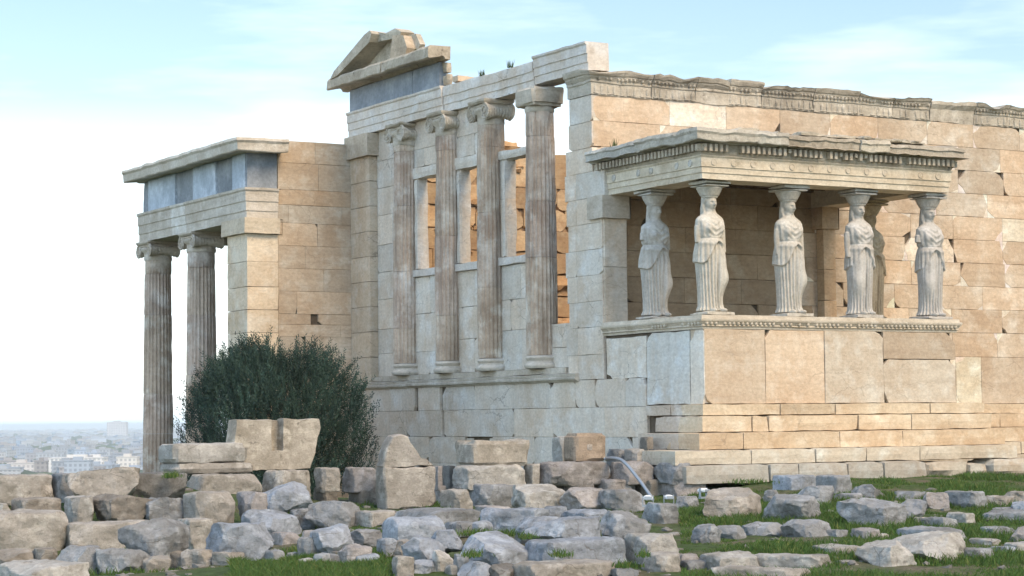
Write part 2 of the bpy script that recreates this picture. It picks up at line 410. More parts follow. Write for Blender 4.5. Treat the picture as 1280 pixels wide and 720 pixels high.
for i, (a, c) in enumerate(wins):
    f = MB(); f.tint = (1.0, 1.02, 1.04)
    top = 5.36
    f.rbox(.10, .38, a-.14, a, 3.45, top, wear=.02); f.rbox(.10, .38, c, c+.14, 3.45, top, wear=.02)
    fo = f.build('window_frame', M['west'], temple)
    l = MB(); l.tint = (1.03, 1.05, 1.07); l.rbox(.09, .38, a-.32, c+.32, top+.002, 5.62 if i < 2 else 5.56, wear=.03, seed=i); l.build('lintel', M['west'], fo)
    s_ = MB(); s_.tint = (.95, .98, 1.04); s_.rbox(.07, .38, a-.3, c+.3, 3.28, 3.447, wear=.02, seed=i+3); s_.build('sill', M['west'], fo)

# --- fluted columns
def flute_ring(c, r, z, n=24, sub=5, half=None, off=(0, 0), amp=0.0, seed=0, depth=.085):
    ring = []
    for j in range(n*sub):
        a = 2*math.pi*j/(n*sub); t = (j % sub)/sub
        d = depth*math.sin(math.pi*t)**.7 if 0 < t else 0
        k = r*(1-d)
        x, y = math.cos(a), math.sin(a)
        e = 0
        if amp:
            q = noise.noise(Vector((x*1.6+seed, y*1.6, z*1.1)))+.6*noise.noise(Vector((x*4+seed, y*4, z*3.0)))
            e = max(0, q-.28)*amp*(1 if t < .25 or t > .75 else .35)
        ring.append((c[0]+off[0]+(k-e)*x, c[1]+off[1]+(k-e)*y, z))
    return ring
def shaft(mb, cx, cy, z0, z1, r0, r1, drums, amp=.05, seed=0, plain_top=0.0, tint=(1, 1, 1)):
    rd = random.Random(seed)
    zs_ = [z0]+[z0+(z1-z0)*d for d in drums]+[z1]
    for i in range(len(zs_)-1):
        a, c = zs_[i], zs_[i+1]; off = (rd.uniform(-.006, .006), rd.uniform(-.006, .006)); rr = []
        k = rd.uniform(.93, 1.07); mb.tint = (tint[0]*k, tint[1]*k, tint[2]*k*rd.uniform(.97, 1.03))
        m = max(4, int((c-a)/.09))
        for j in range(m+1):
            z = a+.003+(c-a-.006)*j/m; f = (z-z0)/(z1-z0)
            r = r0+(r1-r0)*f+.012*math.sin(math.pi*f)
            e = .985 if j in (0, m) else 1
            rr.append(flute_ring((cx, cy), r*e, z, off=off, amp=amp, seed=seed, depth=.085 if not (plain_top and z > z1-plain_top) else .0))
        mb.rings(rr)
    mb.tint = (1, 1, 1)
def col_base(mb, cx, cy, z, r, h):
    mb.lathe([(r*1.32, 0), (r*1.40, h*.12), (r*1.42, h*.25), (r*1.36, h*.38), (r*1.2, h*.46), (r*1.17, h*.58), (r*1.26, h*.68), (r*1.3, h*.8), (r*1.22, h*.93), (r*1.05, h)], (cx, cy, z), 40)
    mb.rough(.006, 5, z)
def ionic(mb, cx, cy, z0, h, r, worn=.0, seed=0):
    mb.lathe([(r*1.0, 0), (r*1.04, h*.12), (r*1.0, h*.2), (r*1.02, h*.4), (r*1.22, h*.52), (r*1.25, h*.62), (r*1.1, h*.7)], (cx, cy, z0), 36)
    zv = z0+h*.5; rv = h*.33; L_ = r*1.08
    for sg in (-1, 1):
        yv = cy+sg*r*1.05; rr = []
        for i in range(19):
            t = -1+2*i/18; pin = .62+.38*abs(t)**1.5+.05*math.cos(i*math.pi)
            rr.append([(cx+t*L_, yv+rv*pin*math.cos(a*2*math.pi/24), zv+rv*pin*math.sin(a*2*math.pi/24)) for a in range(24)])
        mb.rings(rr)
        for sx in (-1, 1):
            pts = []; n = 44
            for i in range(n):
                t = i/(n-1); a = math.pi/2+sg*-(t*4.5*math.pi); q = rv*(1.02-.85*t)
                pts.append((cx+sx*(L_+.005), yv+q*math.cos(a), zv+q*math.sin(a)))
            mb.tube(pts, [.024*(1-.6*i/n)*(r/.3) for i in range(n)], 6)
            mb.blob((cx+sx*(L_+.01), yv, zv), (.02, rv*.17, rv*.17))
    mb.box(cx-L_*.96, cx+L_*.96, cy-r*1.05, cy+r*1.05, zv, z0+h*.84)
    for sx in (-1, 1):
        mb.tube([(cx+sx*(L_*.97), cy-r*1.05, z0+h*.82), (cx+sx*(L_*.97), cy, z0+h*.74), (cx+sx*(L_*.97), cy+r*1.05, z0+h*.82)], .018*(r/.3), 6)
    mb.sweep([(-.2, z0+h*.84), (.0, z0+h*.84), (.035, z0+h*.92), (.035, z0+h), (-.2, z0+h)], [(cx-r*1.18, cy+r*1.18), (cx-r*1.18, cy-r*1.18), (cx+r*1.18, cy-r*1.18), (cx+r*1.18, cy+r*1.18), (cx-r*1.18, cy+r*1.18)], cap=False)
    mb.box(cx-r*1.15, cx+r*1.15, cy-r*1.15, cy+r*1.15, z0+h*.85, z0+h-.003)
    if worn: mb.rough(worn, 3.2, seed)
DR = [[.16, .42, .72, .97], [.2, .55, .93], [.3, .62, .9], [.13, .4, .63, .9]]
for i, y in enumerate(WY):
    mb = MB(); shaft(mb, .10, y, 1.47, 6.12, .305, .27, DR[i], amp=[.03, .05, .05, .08][i], seed=i*3+1, plain_top=[.2, .02, .12, .25][i])
    co = mb.build('column', M['column'], temple, smooth=28)
    b_ = MB(); col_base(b_, .13, y, 1.22, .265, .25); b_.build('base', M['trim'], co, smooth=40)
    c_ = MB(); c_.tint = (.92, .9, .86)
    if i == 3:
        c_.rbox(-.26, .46, y-.37, y+.37, 6.22, 6.58, wear=.07, amp=.03, step=.06); c_.lathe([(.27, 0), (.29, .05), (.28, .12)], (.1, y, 6.11), 30); c_.rough(.012, 4)
    else: ionic(c_, .10, y, 6.1, .49, .27, worn=[.035, .014, .018][i], seed=i)
    c_.build('capital', M['trim'], co, smooth=40)

# --- antae of the west front
def anta(x0, x1, y0, y1, z0, z1, cap_h, tint=(1, 1, 1), mat='west', seed=0, rows_=None, name='anta', capmat='trim'):
    mb = MB(); zz = rows_ or [z0+(z1-cap_h-z0)*i/9 for i in range(10)]
    rd = random.Random(seed)
    for i in range(len(zz)-1):
        k = rd.uniform(.93, 1.07); mb.tint = (tint[0]*k, tint[1]*k, tint[2]*k)
        mb.rbox(x0+rd.uniform(-.003, .003), x1, y0+rd.uniform(-.003, .003), y1, zz[i]+.001, zz[i+1]-.001, wear=.007, amp=.004, seed=seed+i, step=.14)
    o = mb.build(name, M[mat], temple)
    c = MB(); c.tint = tint
    h = cap_h; zc = z1-h
    prof = [(-.1, zc+.003), (.012, zc+.003), (.012, zc+h*.35), (.03, zc+h*.4), (.03, zc+h*.5), (.07, zc+h*.62), (.075, zc+h*.72), (.11, zc+h*.84), (.12, zc+h-.003), (-.1, zc+h-.003)]
    c.sweep(prof, [(x1, y0), (x1, y1), (x0, y1), (x0, y0), (x1, y0)][::-1], cap=False, step=.1)
    c.box(x0+.05, x1-.05, y0+.05, y1-.05, zc+.004, zc+h-.004)
    c.rough(.012, 4, seed)
    c.build('capital', M[capmat], o)
    return o
anta(-.04, .45, 12.5, 13.46, 1.10, 6.58, .5, (.9, .84, .76), seed=3)

# --- epikranitis: carved band on top of the south wall, returning round the west corner
mb = MB(); rd = random.Random(11)
def band_piece(path, e, relief, seed, plain=False):
    st = len(mb.v)
    if plain: prof = [(-.3, 6.19), (.0, 6.19), (.02, 6.45), (.09, 6.56), (.09, 6.64), (-.3, 6.66)]
    else: prof = [(-.3, 6.193), (.015, 6.193), (.015, 6.41), (.035, 6.42), (.035, 6.44), (.03, 6.46), (.08, 6.53), (.08, 6.55), (.11, 6.57), (.14, 6.63), (.145, 6.67-e), (-.3, 6.68-e)]
    mb.sweep(prof, path, step=.1)
    P0, P1 = Vector(path[-2]), Vector(path[-1]); d = P1-P0; ln = d.length; d /= ln; nr = Vector((d.y, -d.x))
    if relief:
        n = int(ln/.13)
        for i in range(n):
            if rd.random() < .1: continue
            p = P0+d*((i+.5)*ln/n)
            sx = .045 if i % 2 else .03
            mb.blob((p.x+nr.x*.02, p.y+nr.y*.02, 6.30), (abs(d.x)*sx+.02*abs(nr.x), abs(d.y)*sx+.02*abs(nr.y), .095))
            mb.blob((p.x+nr.x*.02+d.x*.02, p.y+nr.y*.02+d.y*.02, 6.225), (.05*abs(d.x)+.018, .05*abs(d.y)+.018, .02))
        n = int(ln/.085)
        for i in range(n):
            if rd.random() < .12: continue
            p = P0+d*((i+.5)*ln/n); mb.blob((p.x+nr.x*.065, p.y+nr.y*.065, 6.495), (.028, .028, .034), 6, 4)
    for i_ in range(st, len(mb.v)):
        x_, y_, z_ = mb.v[i_]
        if z_ > 6.5: mb.v[i_] = (x_, y_, z_-max(0, nz((x_, y_, 0), 1.7, seed)-.05)*.22*(z_-6.5)/.18-max(0, nz((x_, 3, 0), 5, seed)-.2)*.08)
    mb.rough(.018 if relief else .03, 2.1, seed, st); mb.rough(.012, 9, seed, st)
u = .0; k = 0
for ln in [1.3, 1.0, .75, .8, 1.25, 1.1, .9, .95, 1.2, .9, 1.05, 1.3, 1.2, 1.1, 1.3, 1.0, 1.2, 1.3, 1.2, 1.15]:
    e = min(22, u+ln)
    if u >= 22: break
    kk = rd.uniform(.86, 1.08); mb.tint = (kk, kk*.98, kk*.94)
    plain = 7.4 < u+.3 < 8.4
    if k == 0: band_piece([(0, 4.2), (0, 3.4), (e-.01, 3.4)], 0, True, k)
    else: band_piece([(u+.006, 3.4), (e-.006, 3.4)], rd.uniform(0, .05), not plain and rd.random() < .85, k, plain)
    u = e; k += 1
mb.build('carved_band', M['cornice'], temple)

# --- architrave of the west front
mb = MB(); rd = random.Random(4)
def arch_prof(z0, h, pr=0.0, back=-.45):
    return [(back, z0), (pr, z0), (pr, z0+h*.28), (pr+.02, z0+h*.285), (pr+.02, z0+h*.58), (pr+.04, z0+h*.585), (pr+.04, z0+h*.88), (pr+.07, z0+h*.93), (pr+.075, z0+h), (back, z0+h)]
for (y1, y0, z0, h, pr) in ((13.62, 11.0, 6.6, .56, .0), (10.985, 9.12, 6.6, .55, .01), (9.105, 7.33, 6.6, .56, -.02), (7.31, 5.44, 6.6, .53, .0), (5.42, 3.5, 6.66, .53, .0)):
    st = len(mb.v); k = rd.uniform(.95, 1.08); mb.tint = (k*1.02, k*1.05, k*1.1)
    pf = arch_prof(z0, h, pr)
    if y0 in (7.33, 5.44): pf = pf[:7]+[(pr+.035, z0+h*.95), (-.45, z0+h*.95)]
    mb.sweep(pf, [(0, y1), (0, y0)], step=.1); mb.rough(.012, 2.5, y0, st)
mb.tint = (1.0, .93, .84); mb.rbox(.0, .42, 8.5, 8.75, 7.16, 7.30, wear=.03)
mb.build('architrave', M['west'], temple)

# --- blue-grey frieze, cornice and a surviving corner of the pediment
mb = MB()
mb.rbox(.02, .24, 10.55, 13.6, 7.166, 7.685, wear=.01, amp=.004); mb.rbox(.02, .24, 9.32, 10.545, 7.166, 7.69, wear=.01, amp=.004, seed=3)
mb.build('frieze', M['blue'], temple)
mb = MB(); mb.tint = (.95, .9, .82)
mb.rbox(.04, .22, 9.05, 9.31, 7.166, 7.42, wear=.05); mb.rbox(.06, .22, 9.10, 9.31, 7.422, 7.68, wear=.05)
for (a, c, s_) in ((12.5, 13.9, 1), (11.2, 12.49, 2), (10.2, 11.19, 3), (9.0, 10.19, 4)):
    st = len(mb.v)
    mb.sweep([(-.12, 7.695), (.0, 7.695), (.04, 7.75), (.10, 7.77), (.12, 7.745), (.37, 7.70), (.40, 7.72), (.40, 7.90), (.36, 7.955), (-.12, 7.965)], [(0, c), (0, a)], step=.1)
    mb.rough(.03, 2.4, s_, st)
mb.build('cornice', M['cornice'], temple)
mb = MB(); mb.tint = (1.04, 1.0, .92)
# tympanum slab and raking cornice (rises towards the middle, broken off there)
def slab(poly, x0, x1):
    n = len(poly); o = len(mb.v)
    mb.add([(x0, y, z) for y, z in poly]+[(x1, y, z) for y, z in poly], [tuple(range(n)), tuple(range(2*n-1, n-1, -1))]+[(i, (i+1) % n, (i+1) % n+n, i+n) for i in range(n)])
slab([(13.0, 7.97), (10.3, 7.97), (10.15, 8.2), (10.35, 8.42), (11.3, 8.5), (11.55, 8.52)], .0, .14)
slab([(13.72, 7.93), (13.35, 7.94), (11.75, 8.44), (11.62, 8.60), (11.72, 8.68), (11.98, 8.66), (13.55, 8.06)], -.40, .10)
slab([(11.7, 8.46), (11.05, 8.44), (10.75, 8.38), (10.62, 8.5), (10.9, 8.63), (11.35, 8.6), (11.7, 8.68)], -.2, .12)
mb.tint = (1.05, .92, .78); slab([(11.1, 7.98), (10.4, 7.98), (10.3, 8.1), (10.5, 8.4), (11.0, 8.5)], -.22, .0)
mb.rough(.035, 3.1)
mb.build('pediment_fragment', M['cornice'], temple)

# --- inner face of the north wall seen through the windows
mb = MB()
zz = [-2.4+.5*i for i in range(18)]; zz[-1] = 6.42
rows = regular(0, 0, zz, .4, 22, 1.25, 8)
masonry(mb, (0, 12.8, 0), (1, 0, 0), (0, -1, 0), rows, depth=.5, chip=.55, chipsize=.26, jit=.02, var=.16, offs=.03, base=(1.3, 1.3, 1.25))
mb.tint = (1.3, 1.2, 1.05)
mb.rbox(2.9, 4.1, 12.82, 13.2, 6.42, 6.66, wear=.12, amp=.03); mb.rbox(4.6, 5.6, 12.7, 12.95, 2.3, 2.6, wear=.1, amp=.04); mb.rbox(4.7, 5.7, 12.68, 12.95, 3.2, 3.5, wear=.12, amp=.05)
for q in range(26):
    x = rd.uniform(1, 9); z = rd.uniform(2, 6)
    mb.rbox(x, x+rd.uniform(.3, .9), 12.74, 12.85, z, z+rd.uniform(.08, .3), wear=.1, amp=.05, seed=q)
mb.build('north_wall', M['brown'], temple)
mb = MB(); mb.box(.42, 21.9, 12.88, 13.4, -2.5, 6.38); mb.build('wall_core', M['brown'], temple)
# --- north porch: wall, anta, columns and entablature
mb = MB()
rows = [(5.95, 6.44, [-1.8, -.9, .0]), (5.36, 5.95, [-1.8, -.82, .0]), (5.02, 5.36, [-1.8, .0]), (4.62, 5.02, [-1.8, -1.55, -.25, 0])]
zz = [4.62-.5*i for i in range(16)][::-1]
rows += [r_ for r_ in regular(0, 0, zz, -1.8, 0.0, 1.1, 21, .2) if abs(r_[0]-2.12) > .02]+[(2.12, 2.39, [-1.8, -.3, 0]), (2.39, 2.62, [-1.8, -1.02, -.84, 0])]
def sp(u0, u1, z0, z1):
    if u1-u0 < .19: return 'skip'
    if abs(z0-5.02) < .02: return (.80, .74, .68)
    return None
masonry(mb, (0, 13.46, 0), (1, 0, 0), (0, -1, 0), rows, depth=.5, chip=.1, chipsize=.14, special=sp, base=(.84, .85, .86), var=.05, jit=.002, gap=.001, offs=.002)
for (x, z, s_) in ((-.62, 2.38, .16), (-.55, 1.62, .3)):
    pass
mb.build('side_wall', M['south'], temple)
mb = MB(); mb.box(-1.75, 2, 13.52, 13.9, -3, 6.40); mb.build('wall_core', M['dark'], temple)
anta(-2.54, -1.805, 13.44, 14.55, -2.9, 4.70, .34, (1.0, .94, .84), seed=9, rows_=[-2.9, -2.1, -1.4, -.6, .1, .7, 1.2, 1.7, 2.2, 2.7, 3.2, 3.75, 4.36], mat='west')
for i, y in enumerate((17.0, 19.8)):
    mb = MB(); shaft(mb, -2.17, y, -2.6, 4.25, .375, .315, [.15, .32, .58, .78, .94] if i == 0 else [.2, .38, .52, .8, .945], amp=.03, seed=31+i, plain_top=.33)
    co = mb.build('column', M['column'], temple, smooth=28)
    b_ = MB(); col_base(b_, -2.17, y, -2.9, .37, .3); b_.build('base', M['trim'], co, smooth=40)
    c_ = MB(); c_.tint = (.98, .96, .94); ionic(c_, -2.17, y, 4.2, .46, .33, worn=.008); c_.build('capital', M['trim'], co, smooth=40)
mb = MB(); rd = random.Random(8)
for (a, c) in ((13.46, 17.0), (17.0, 17.9), (17.9, 20.1)):
    st = len(mb.v); k = rd.uniform(.97, 1.06); mb.tint = (k, k, k*1.0) if c != 17.9 else (1.2, 1.26, 1.34)
    mb.sweep(arch_prof(4.66, .70, 0, -.72), [(-2.54, c), (-2.54, a)] if a > 13.5 else [(-2.54, c), (-2.54, 13.46), (-1.80, 13.46)], step=.12); mb.rough(.008, 2.5, a, st)
mb.tint = (1, 1, 1)
mb.sweep(arch_prof(4.66, .70, 0, -.72), [(-2.54, 20.1), (6.0, 20.1)][::-1], step=.4)
mb.build('porch_architrave', M['trim'], temple)
mb = MB(); mb.tint = (.95, .95, .95)
mb.box(-2.48, -1.81, 13.49, 19.9, 5.362, 6.13); mb.rbox(-2.525, -1.81, 13.475, 13.56, 5.363, 6.128, wear=.008, amp=.003)
mb.box(-1.8, 6.0, 19.3, 19.92, 5.362, 6.13)
for (a, c, k) in ((13.57, 14.28, 1), (15.25, 16.62, 1), (17.75, 19.52, 1), (14.32, 15.2, 0), (16.66, 17.7, 0), (19.54, 19.95, 0)):
    mb.tint = (1.75, 1.78, 1.8) if k else (1.0, .98, .95)
    mb.rbox(-2.535 if k else -2.5, -2.3, a, c, 5.364, 6.127, wear=.006 if k else .02, amp=.003, seed=a)
mb.build('porch_frieze', M['blue'], temple)
mb = MB(); mb.tint = (1.04, 1.04, 1.03)
prof = [(-.7, 6.135), (.0, 6.135), (.05, 6.155), (.36, 6.11), (.38, 6.13), (.40, 6.29), (.44, 6.34), (.42, 6.40), (-.7, 6.42)]
mb.sweep(prof, [(5.0, 20.0), (-2.54, 20.0), (-2.54, 13.46), (-1.72, 13.46)][0:1]+[(-2.54, 20.2), (-2.54, 13.46), (-1.72, 13.46)], step=.12) if False else mb.sweep(prof, [(-2.54, 20.15), (-2.54, 13.46), (-1.72, 13.46)], step=.12)
mb.rough(.02, 2.0, 3); mb.rough(.008, 7, 3)
mb.build('porch_cornice', M['trim'], temple)
mb = MB(); mb.tint = (.9, .9, .9)
mb.box(-2.1, 6.2, 13.95, 20.2, 6.14, 6.36)
mb.build('porch_ceiling', M['trim'], temple)

# --- the porch of the figures on the south side: stepped base, podium, ledge, entablature
mb = MB(); rd = random.Random(2)
def course(z0, z1, pr, xend, ybk, cuts, wcuts, tint, wear=.013, seed=0):
    for i in range(len(cuts)-1):
        k = rd.uniform(.93, 1.07); mb.tint = tuple(t*k for t in tint)
        mb.rbox(cuts[i]+.0012, cuts[i+1]-.0012, -pr+rd.uniform(-.004, .004), .6, z0+.001, z1-.001, wear=wear, amp=.008, seed=seed+i*3, step=.14)
    for i in range(len(wcuts)-1):
        k = rd.uniform(.95, 1.08); mb.tint = (k*.96, k*1.02, k*1.12)
        mb.rbox(-pr, .5, wcuts[i]+.004+(.6 if i == 0 else 0), wcuts[i+1]-.004, z0+.003, z1-.003, wear=wear, amp=.01, seed=seed+i*5+2, step=.14)
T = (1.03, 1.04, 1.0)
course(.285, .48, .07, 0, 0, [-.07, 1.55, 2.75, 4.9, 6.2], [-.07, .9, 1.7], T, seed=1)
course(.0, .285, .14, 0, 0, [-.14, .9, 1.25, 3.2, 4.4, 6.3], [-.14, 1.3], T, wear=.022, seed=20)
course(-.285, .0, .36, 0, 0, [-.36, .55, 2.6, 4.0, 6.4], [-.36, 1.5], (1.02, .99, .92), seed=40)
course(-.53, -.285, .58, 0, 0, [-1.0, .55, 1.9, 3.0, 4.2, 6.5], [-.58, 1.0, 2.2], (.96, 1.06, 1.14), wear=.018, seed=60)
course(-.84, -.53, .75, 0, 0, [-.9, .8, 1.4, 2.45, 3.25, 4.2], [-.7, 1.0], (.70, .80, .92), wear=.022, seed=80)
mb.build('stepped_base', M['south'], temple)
mb = MB()
# the same steps run on along the main south wall
for (z0, z1, pr, cuts) in ((.285, .48, .12, [5.6, 8.0, 10.5, 13, 16, 19, 22]), (.0, .285, .3, [5.7, 7.6, 9.5, 12, 14, 17, 20, 22]), (-.285, .0, .7, [5.9, 8.6, 10.4, 13, 16, 19, 22.2]), (-.53, -.285, 1.1, [5.9, 7.2, 9.3, 12, 15, 18, 22.4]), (-.9, -.53, 1.45, [5.4, 7.9, 9.9, 12, 15, 18, 22.6])):
    for i in range(len(cuts)-1):
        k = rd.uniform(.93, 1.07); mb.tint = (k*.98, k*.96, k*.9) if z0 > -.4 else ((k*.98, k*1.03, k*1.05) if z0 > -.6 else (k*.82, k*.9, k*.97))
        mb.rbox(cuts[i]+.0012, cuts[i+1]-.0012, 3.4-pr, 3.9, z0+.001, z1-.001, wear=.012, amp=.008, seed=i+z0*10, step=.2)
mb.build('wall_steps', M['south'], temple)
mb = MB()
for (a, c, h) in ((4.24, 5.15, .24), (5.2, 5.6, .2), (5.75, 8.2, .26), (8.3, 10.6, .26)):
    mb.tint = (.8, .88, .95); mb.rbox(a, c, -.74, .0, -.86, -.86+h+.06, wear=.06, amp=.02, seed=a)
mb.build('footing', M['south'], temple)

mb = MB()
rows = [(.48, 1.745, [0.03, 1.3, 2.58, 3.9]), (1.26, 1.745, [3.9, 5.58]), (.48, 1.255, [3.9, 5.58])]
def sp(u0, u1, z0, z1):
    if z0 > 1.2: return (.80, .80, .80)
    if u0 > 2.5: return (.98, 1.05, 1.12)
    return None
masonry(mb, (0, 0, 0), (1, 0, 0), (0, -1, 0), rows, depth=.4, chip=.5, chipsize=.22, special=sp, jit=.005, offs=.006, gap=.0015)
o = mb.build('podium_front', M['south'], temple)
mb = MB()
rows = [(.48, 1.745, [.0, .42, 1.75]), (.96, 1.70, [1.75, 3.05])]
masonry(mb, (.02, 0, 0), (0, 1, 0), (-1, 0, 0), rows, depth=.4, chip=.4, chipsize=.2, jit=.01, base=(1.04, 1.1, 1.16), offs=.006)
mb.build('podium_side', M['west'], temple)
mb = MB(); mb.box(.06, 5.5, .06, 3.38, -.5, 1.74); mb.build('podium_core', M['dark'], temple)
mb = MB(); mb.tint = (1.05, 1.03, .98)
prof = [(-.5, 1.748), (.015, 1.748), (.02, 1.78), (.05, 1.80), (.035, 1.82), (.07, 1.865), (.085, 1.875), (.095, 1.90), (.095, 1.925), (.06, 1.93), (.055, 1.985), (-.5, 1.985)]
mb.sweep(prof, [(.02, 3.1), (.02, .02), (5.6, .02), (5.6, 3.3)], step=.12); mb.rough(.008, 3, 1)
mb.box(.4, 5.2, .4, 3.39, 1.75, 1.98)
o = mb.build('podium_ledge', M['trim'], temple)
mb = MB(); mb.tint = (1.02, 1.0, .95)
n = 60
for i in range(n):
    x = .06+(5.5)*i/(n-1)
    if rd.random() < .1: continue
    mb.blob((x, -.036, 1.845), (.032, .03, .036), 7, 5)
for i in range(16):
    if rd.random() < .25: continue
    mb.blob((-.036, .06+i*.092, 1.845), (.03, .032, .036), 7, 5)
mb.build('egg_moulding', M['trim'], o, smooth=60)

# pilasters where the porch meets the wall
anta(.02, .50, 3.05, 3.39, 1.985, 4.30, .42, (.92, .9, .87), seed=14, rows_=[1.985, 3.0, 3.88], mat='west', name='pilaster')
anta(5.12, 5.42, 3.17, 3.39, 1.985, 4.30, .42, (.9, .8, .68), seed=15, rows_=[1.985, 2.5, 3.1, 3.88], mat='south', name='pilaster', capmat='south')

# entablature
PATH = [(.08, 3.39), (.08, .06), (5.56, .06), (5.56, 3.39)]
mb = MB(); mb.tint = (1.12, 1.08, .98)
mb.sweep([(-.55, 4.30), (.0, 4.30), (.0, 4.40), (.018, 4.405), (.018, 4.50), (.036, 4.505), (.036, 4.66), (.06, 4.69), (.06, 4.70), (-.55, 4.70)], PATH, step=.12); mb.rough(.007, 2.6)
for i in range(13):
    x = .3+i*.415; mb.tint = (1.06, 1.02, .94)
    rr = []
    for (r, y) in ((.062, .03), (.058, .012), (.048, .007), (.045, .013), (.02, .013)):
        rr.append([(x+r*math.cos(a*math.pi/8), y, 4.585+r*math.sin(a*math.pi/8)) for a in range(16)])
    if i not in (10,): mb.rings(rr)
    yy = .35+i*.4
    if yy < 3.1 and i not in (2, 5):
        mb.tint = (.95, 1.0, 1.05)
        mb.rings([[(.08-.05+(yv-.012), yy+r*math.cos(a*math.pi/8), 4.585+r*math.sin(a*math.pi/8)) for a in range(16)] for (r, yv) in ((.062, .03), (.058, .012), (.048, .007), (.045, .013), (.02, .013))])
ar = mb.build('porch_architrave', M['trim'], temple, smooth=35)
mb = MB(); mb.tint = (.95, .9, .82)
mb.sweep([(-.5, 4.703), (.03, 4.703), (.05, 4.74), (.05, 4.90), (-.5, 4.90)], PATH, step=.2)
def dent(x0, x1, y0, y1, z0=4.755, z1=4.885):
    mb.rbox(x0, x1, y0, y1, z0, z1, wear=.008, amp=.002, step=.1)
x = .02
while x < 5.6:
    if rd.random() > .05: dent(x, x+.066, -.10, .02, 4.755+(.05 if rd.random() < .08 else 0))
    x += .112
y = -.02
while y < 3.2:
    if rd.random() > .05: dent(-.08, .04, y, y+.066)
    dent(5.60, 5.72, y, y+.066); y += .112
mb.build('dentil_band', M['cornice'], temple)
mb = MB(); rd = random.Random(6)
def corn(path, seed, tint, lift=0, cut=0):
    st = len(mb.v); mb.tint = tint
    mb.sweep([(-.6, 4.903), (.13, 4.903), (.15, 4.925), (.27, 4.915), (.285-cut, 4.93), (.285-cut, 5.03), (.31-cut, 5.07-lift), (.29-cut, 5.13-lift), (.05, 5.17-lift), (-.6, 5.16-lift)], path, step=.09)
    mb.rough(.028, 2.4, seed, st); mb.rough(.018, 7, seed, st)
corn([(.08, 3.39), (.08, 1.7)], 1, (.98, 1.02, 1.06), .02, .05)
corn([(.08, 1.69), (.08, .06), (1.7, .06)], 2, (.95, .96, .95), 0)
corn([(1.71, .06), (3.3, .06)], 3, (.8, .76, .70), .02, .03); corn([(3.31, .06), (3.95, .06)], 4, (1.0, .98, .92), .01)
corn([(3.96, .06), (5.56, .06), (5.56, 1.7)], 5, (.78, .75, .70), .04, .08); corn([(5.56, 1.71), (5.56, 3.39)], 6, (.9, .85, .8), .03, .05)
for q in range(16):
    x = rd.uniform(.2, 5.3); mb.tint = (.9, .87, .8)
    mb.rbox(x, x+rd.uniform(.2, .6), -.15, .3, 5.12, 5.15+rd.uniform(.01, .07), wear=.05, amp=.02, seed=q)
mb.build('porch_cornice', M['cornice'], temple)
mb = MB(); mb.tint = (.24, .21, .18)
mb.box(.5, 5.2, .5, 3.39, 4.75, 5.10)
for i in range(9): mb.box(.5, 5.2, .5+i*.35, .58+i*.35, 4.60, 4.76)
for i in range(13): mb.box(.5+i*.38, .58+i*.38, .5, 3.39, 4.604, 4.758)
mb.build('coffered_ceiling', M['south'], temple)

# tufts growing on top of the ruin
def tuft(loc, n, h, label):
    mb = MB(); rr = random.Random(int(abs(loc[1])*100))
    for i in range(n):
        a = rr.uniform(0, 6.28); l = h*rr.uniform(.5, 1); t = rr.uniform(.1, .6)
        p = Vector((rr.uniform(-.05, .05), rr.uniform(-.05, .05), -.02)); q = p+Vector((math.cos(a)*l*t, math.sin(a)*l*t, l)); s_ = Vector((-math.sin(a), math.cos(a), 0))*.012
        mb.add([p-s_, p+s_, q], [(0, 1, 2)])
    o = mb.build('weed_tuft', M['leaf'], None); o.location = loc
    tag(o, label, 'weed', 'weeds rooted on the ruin')
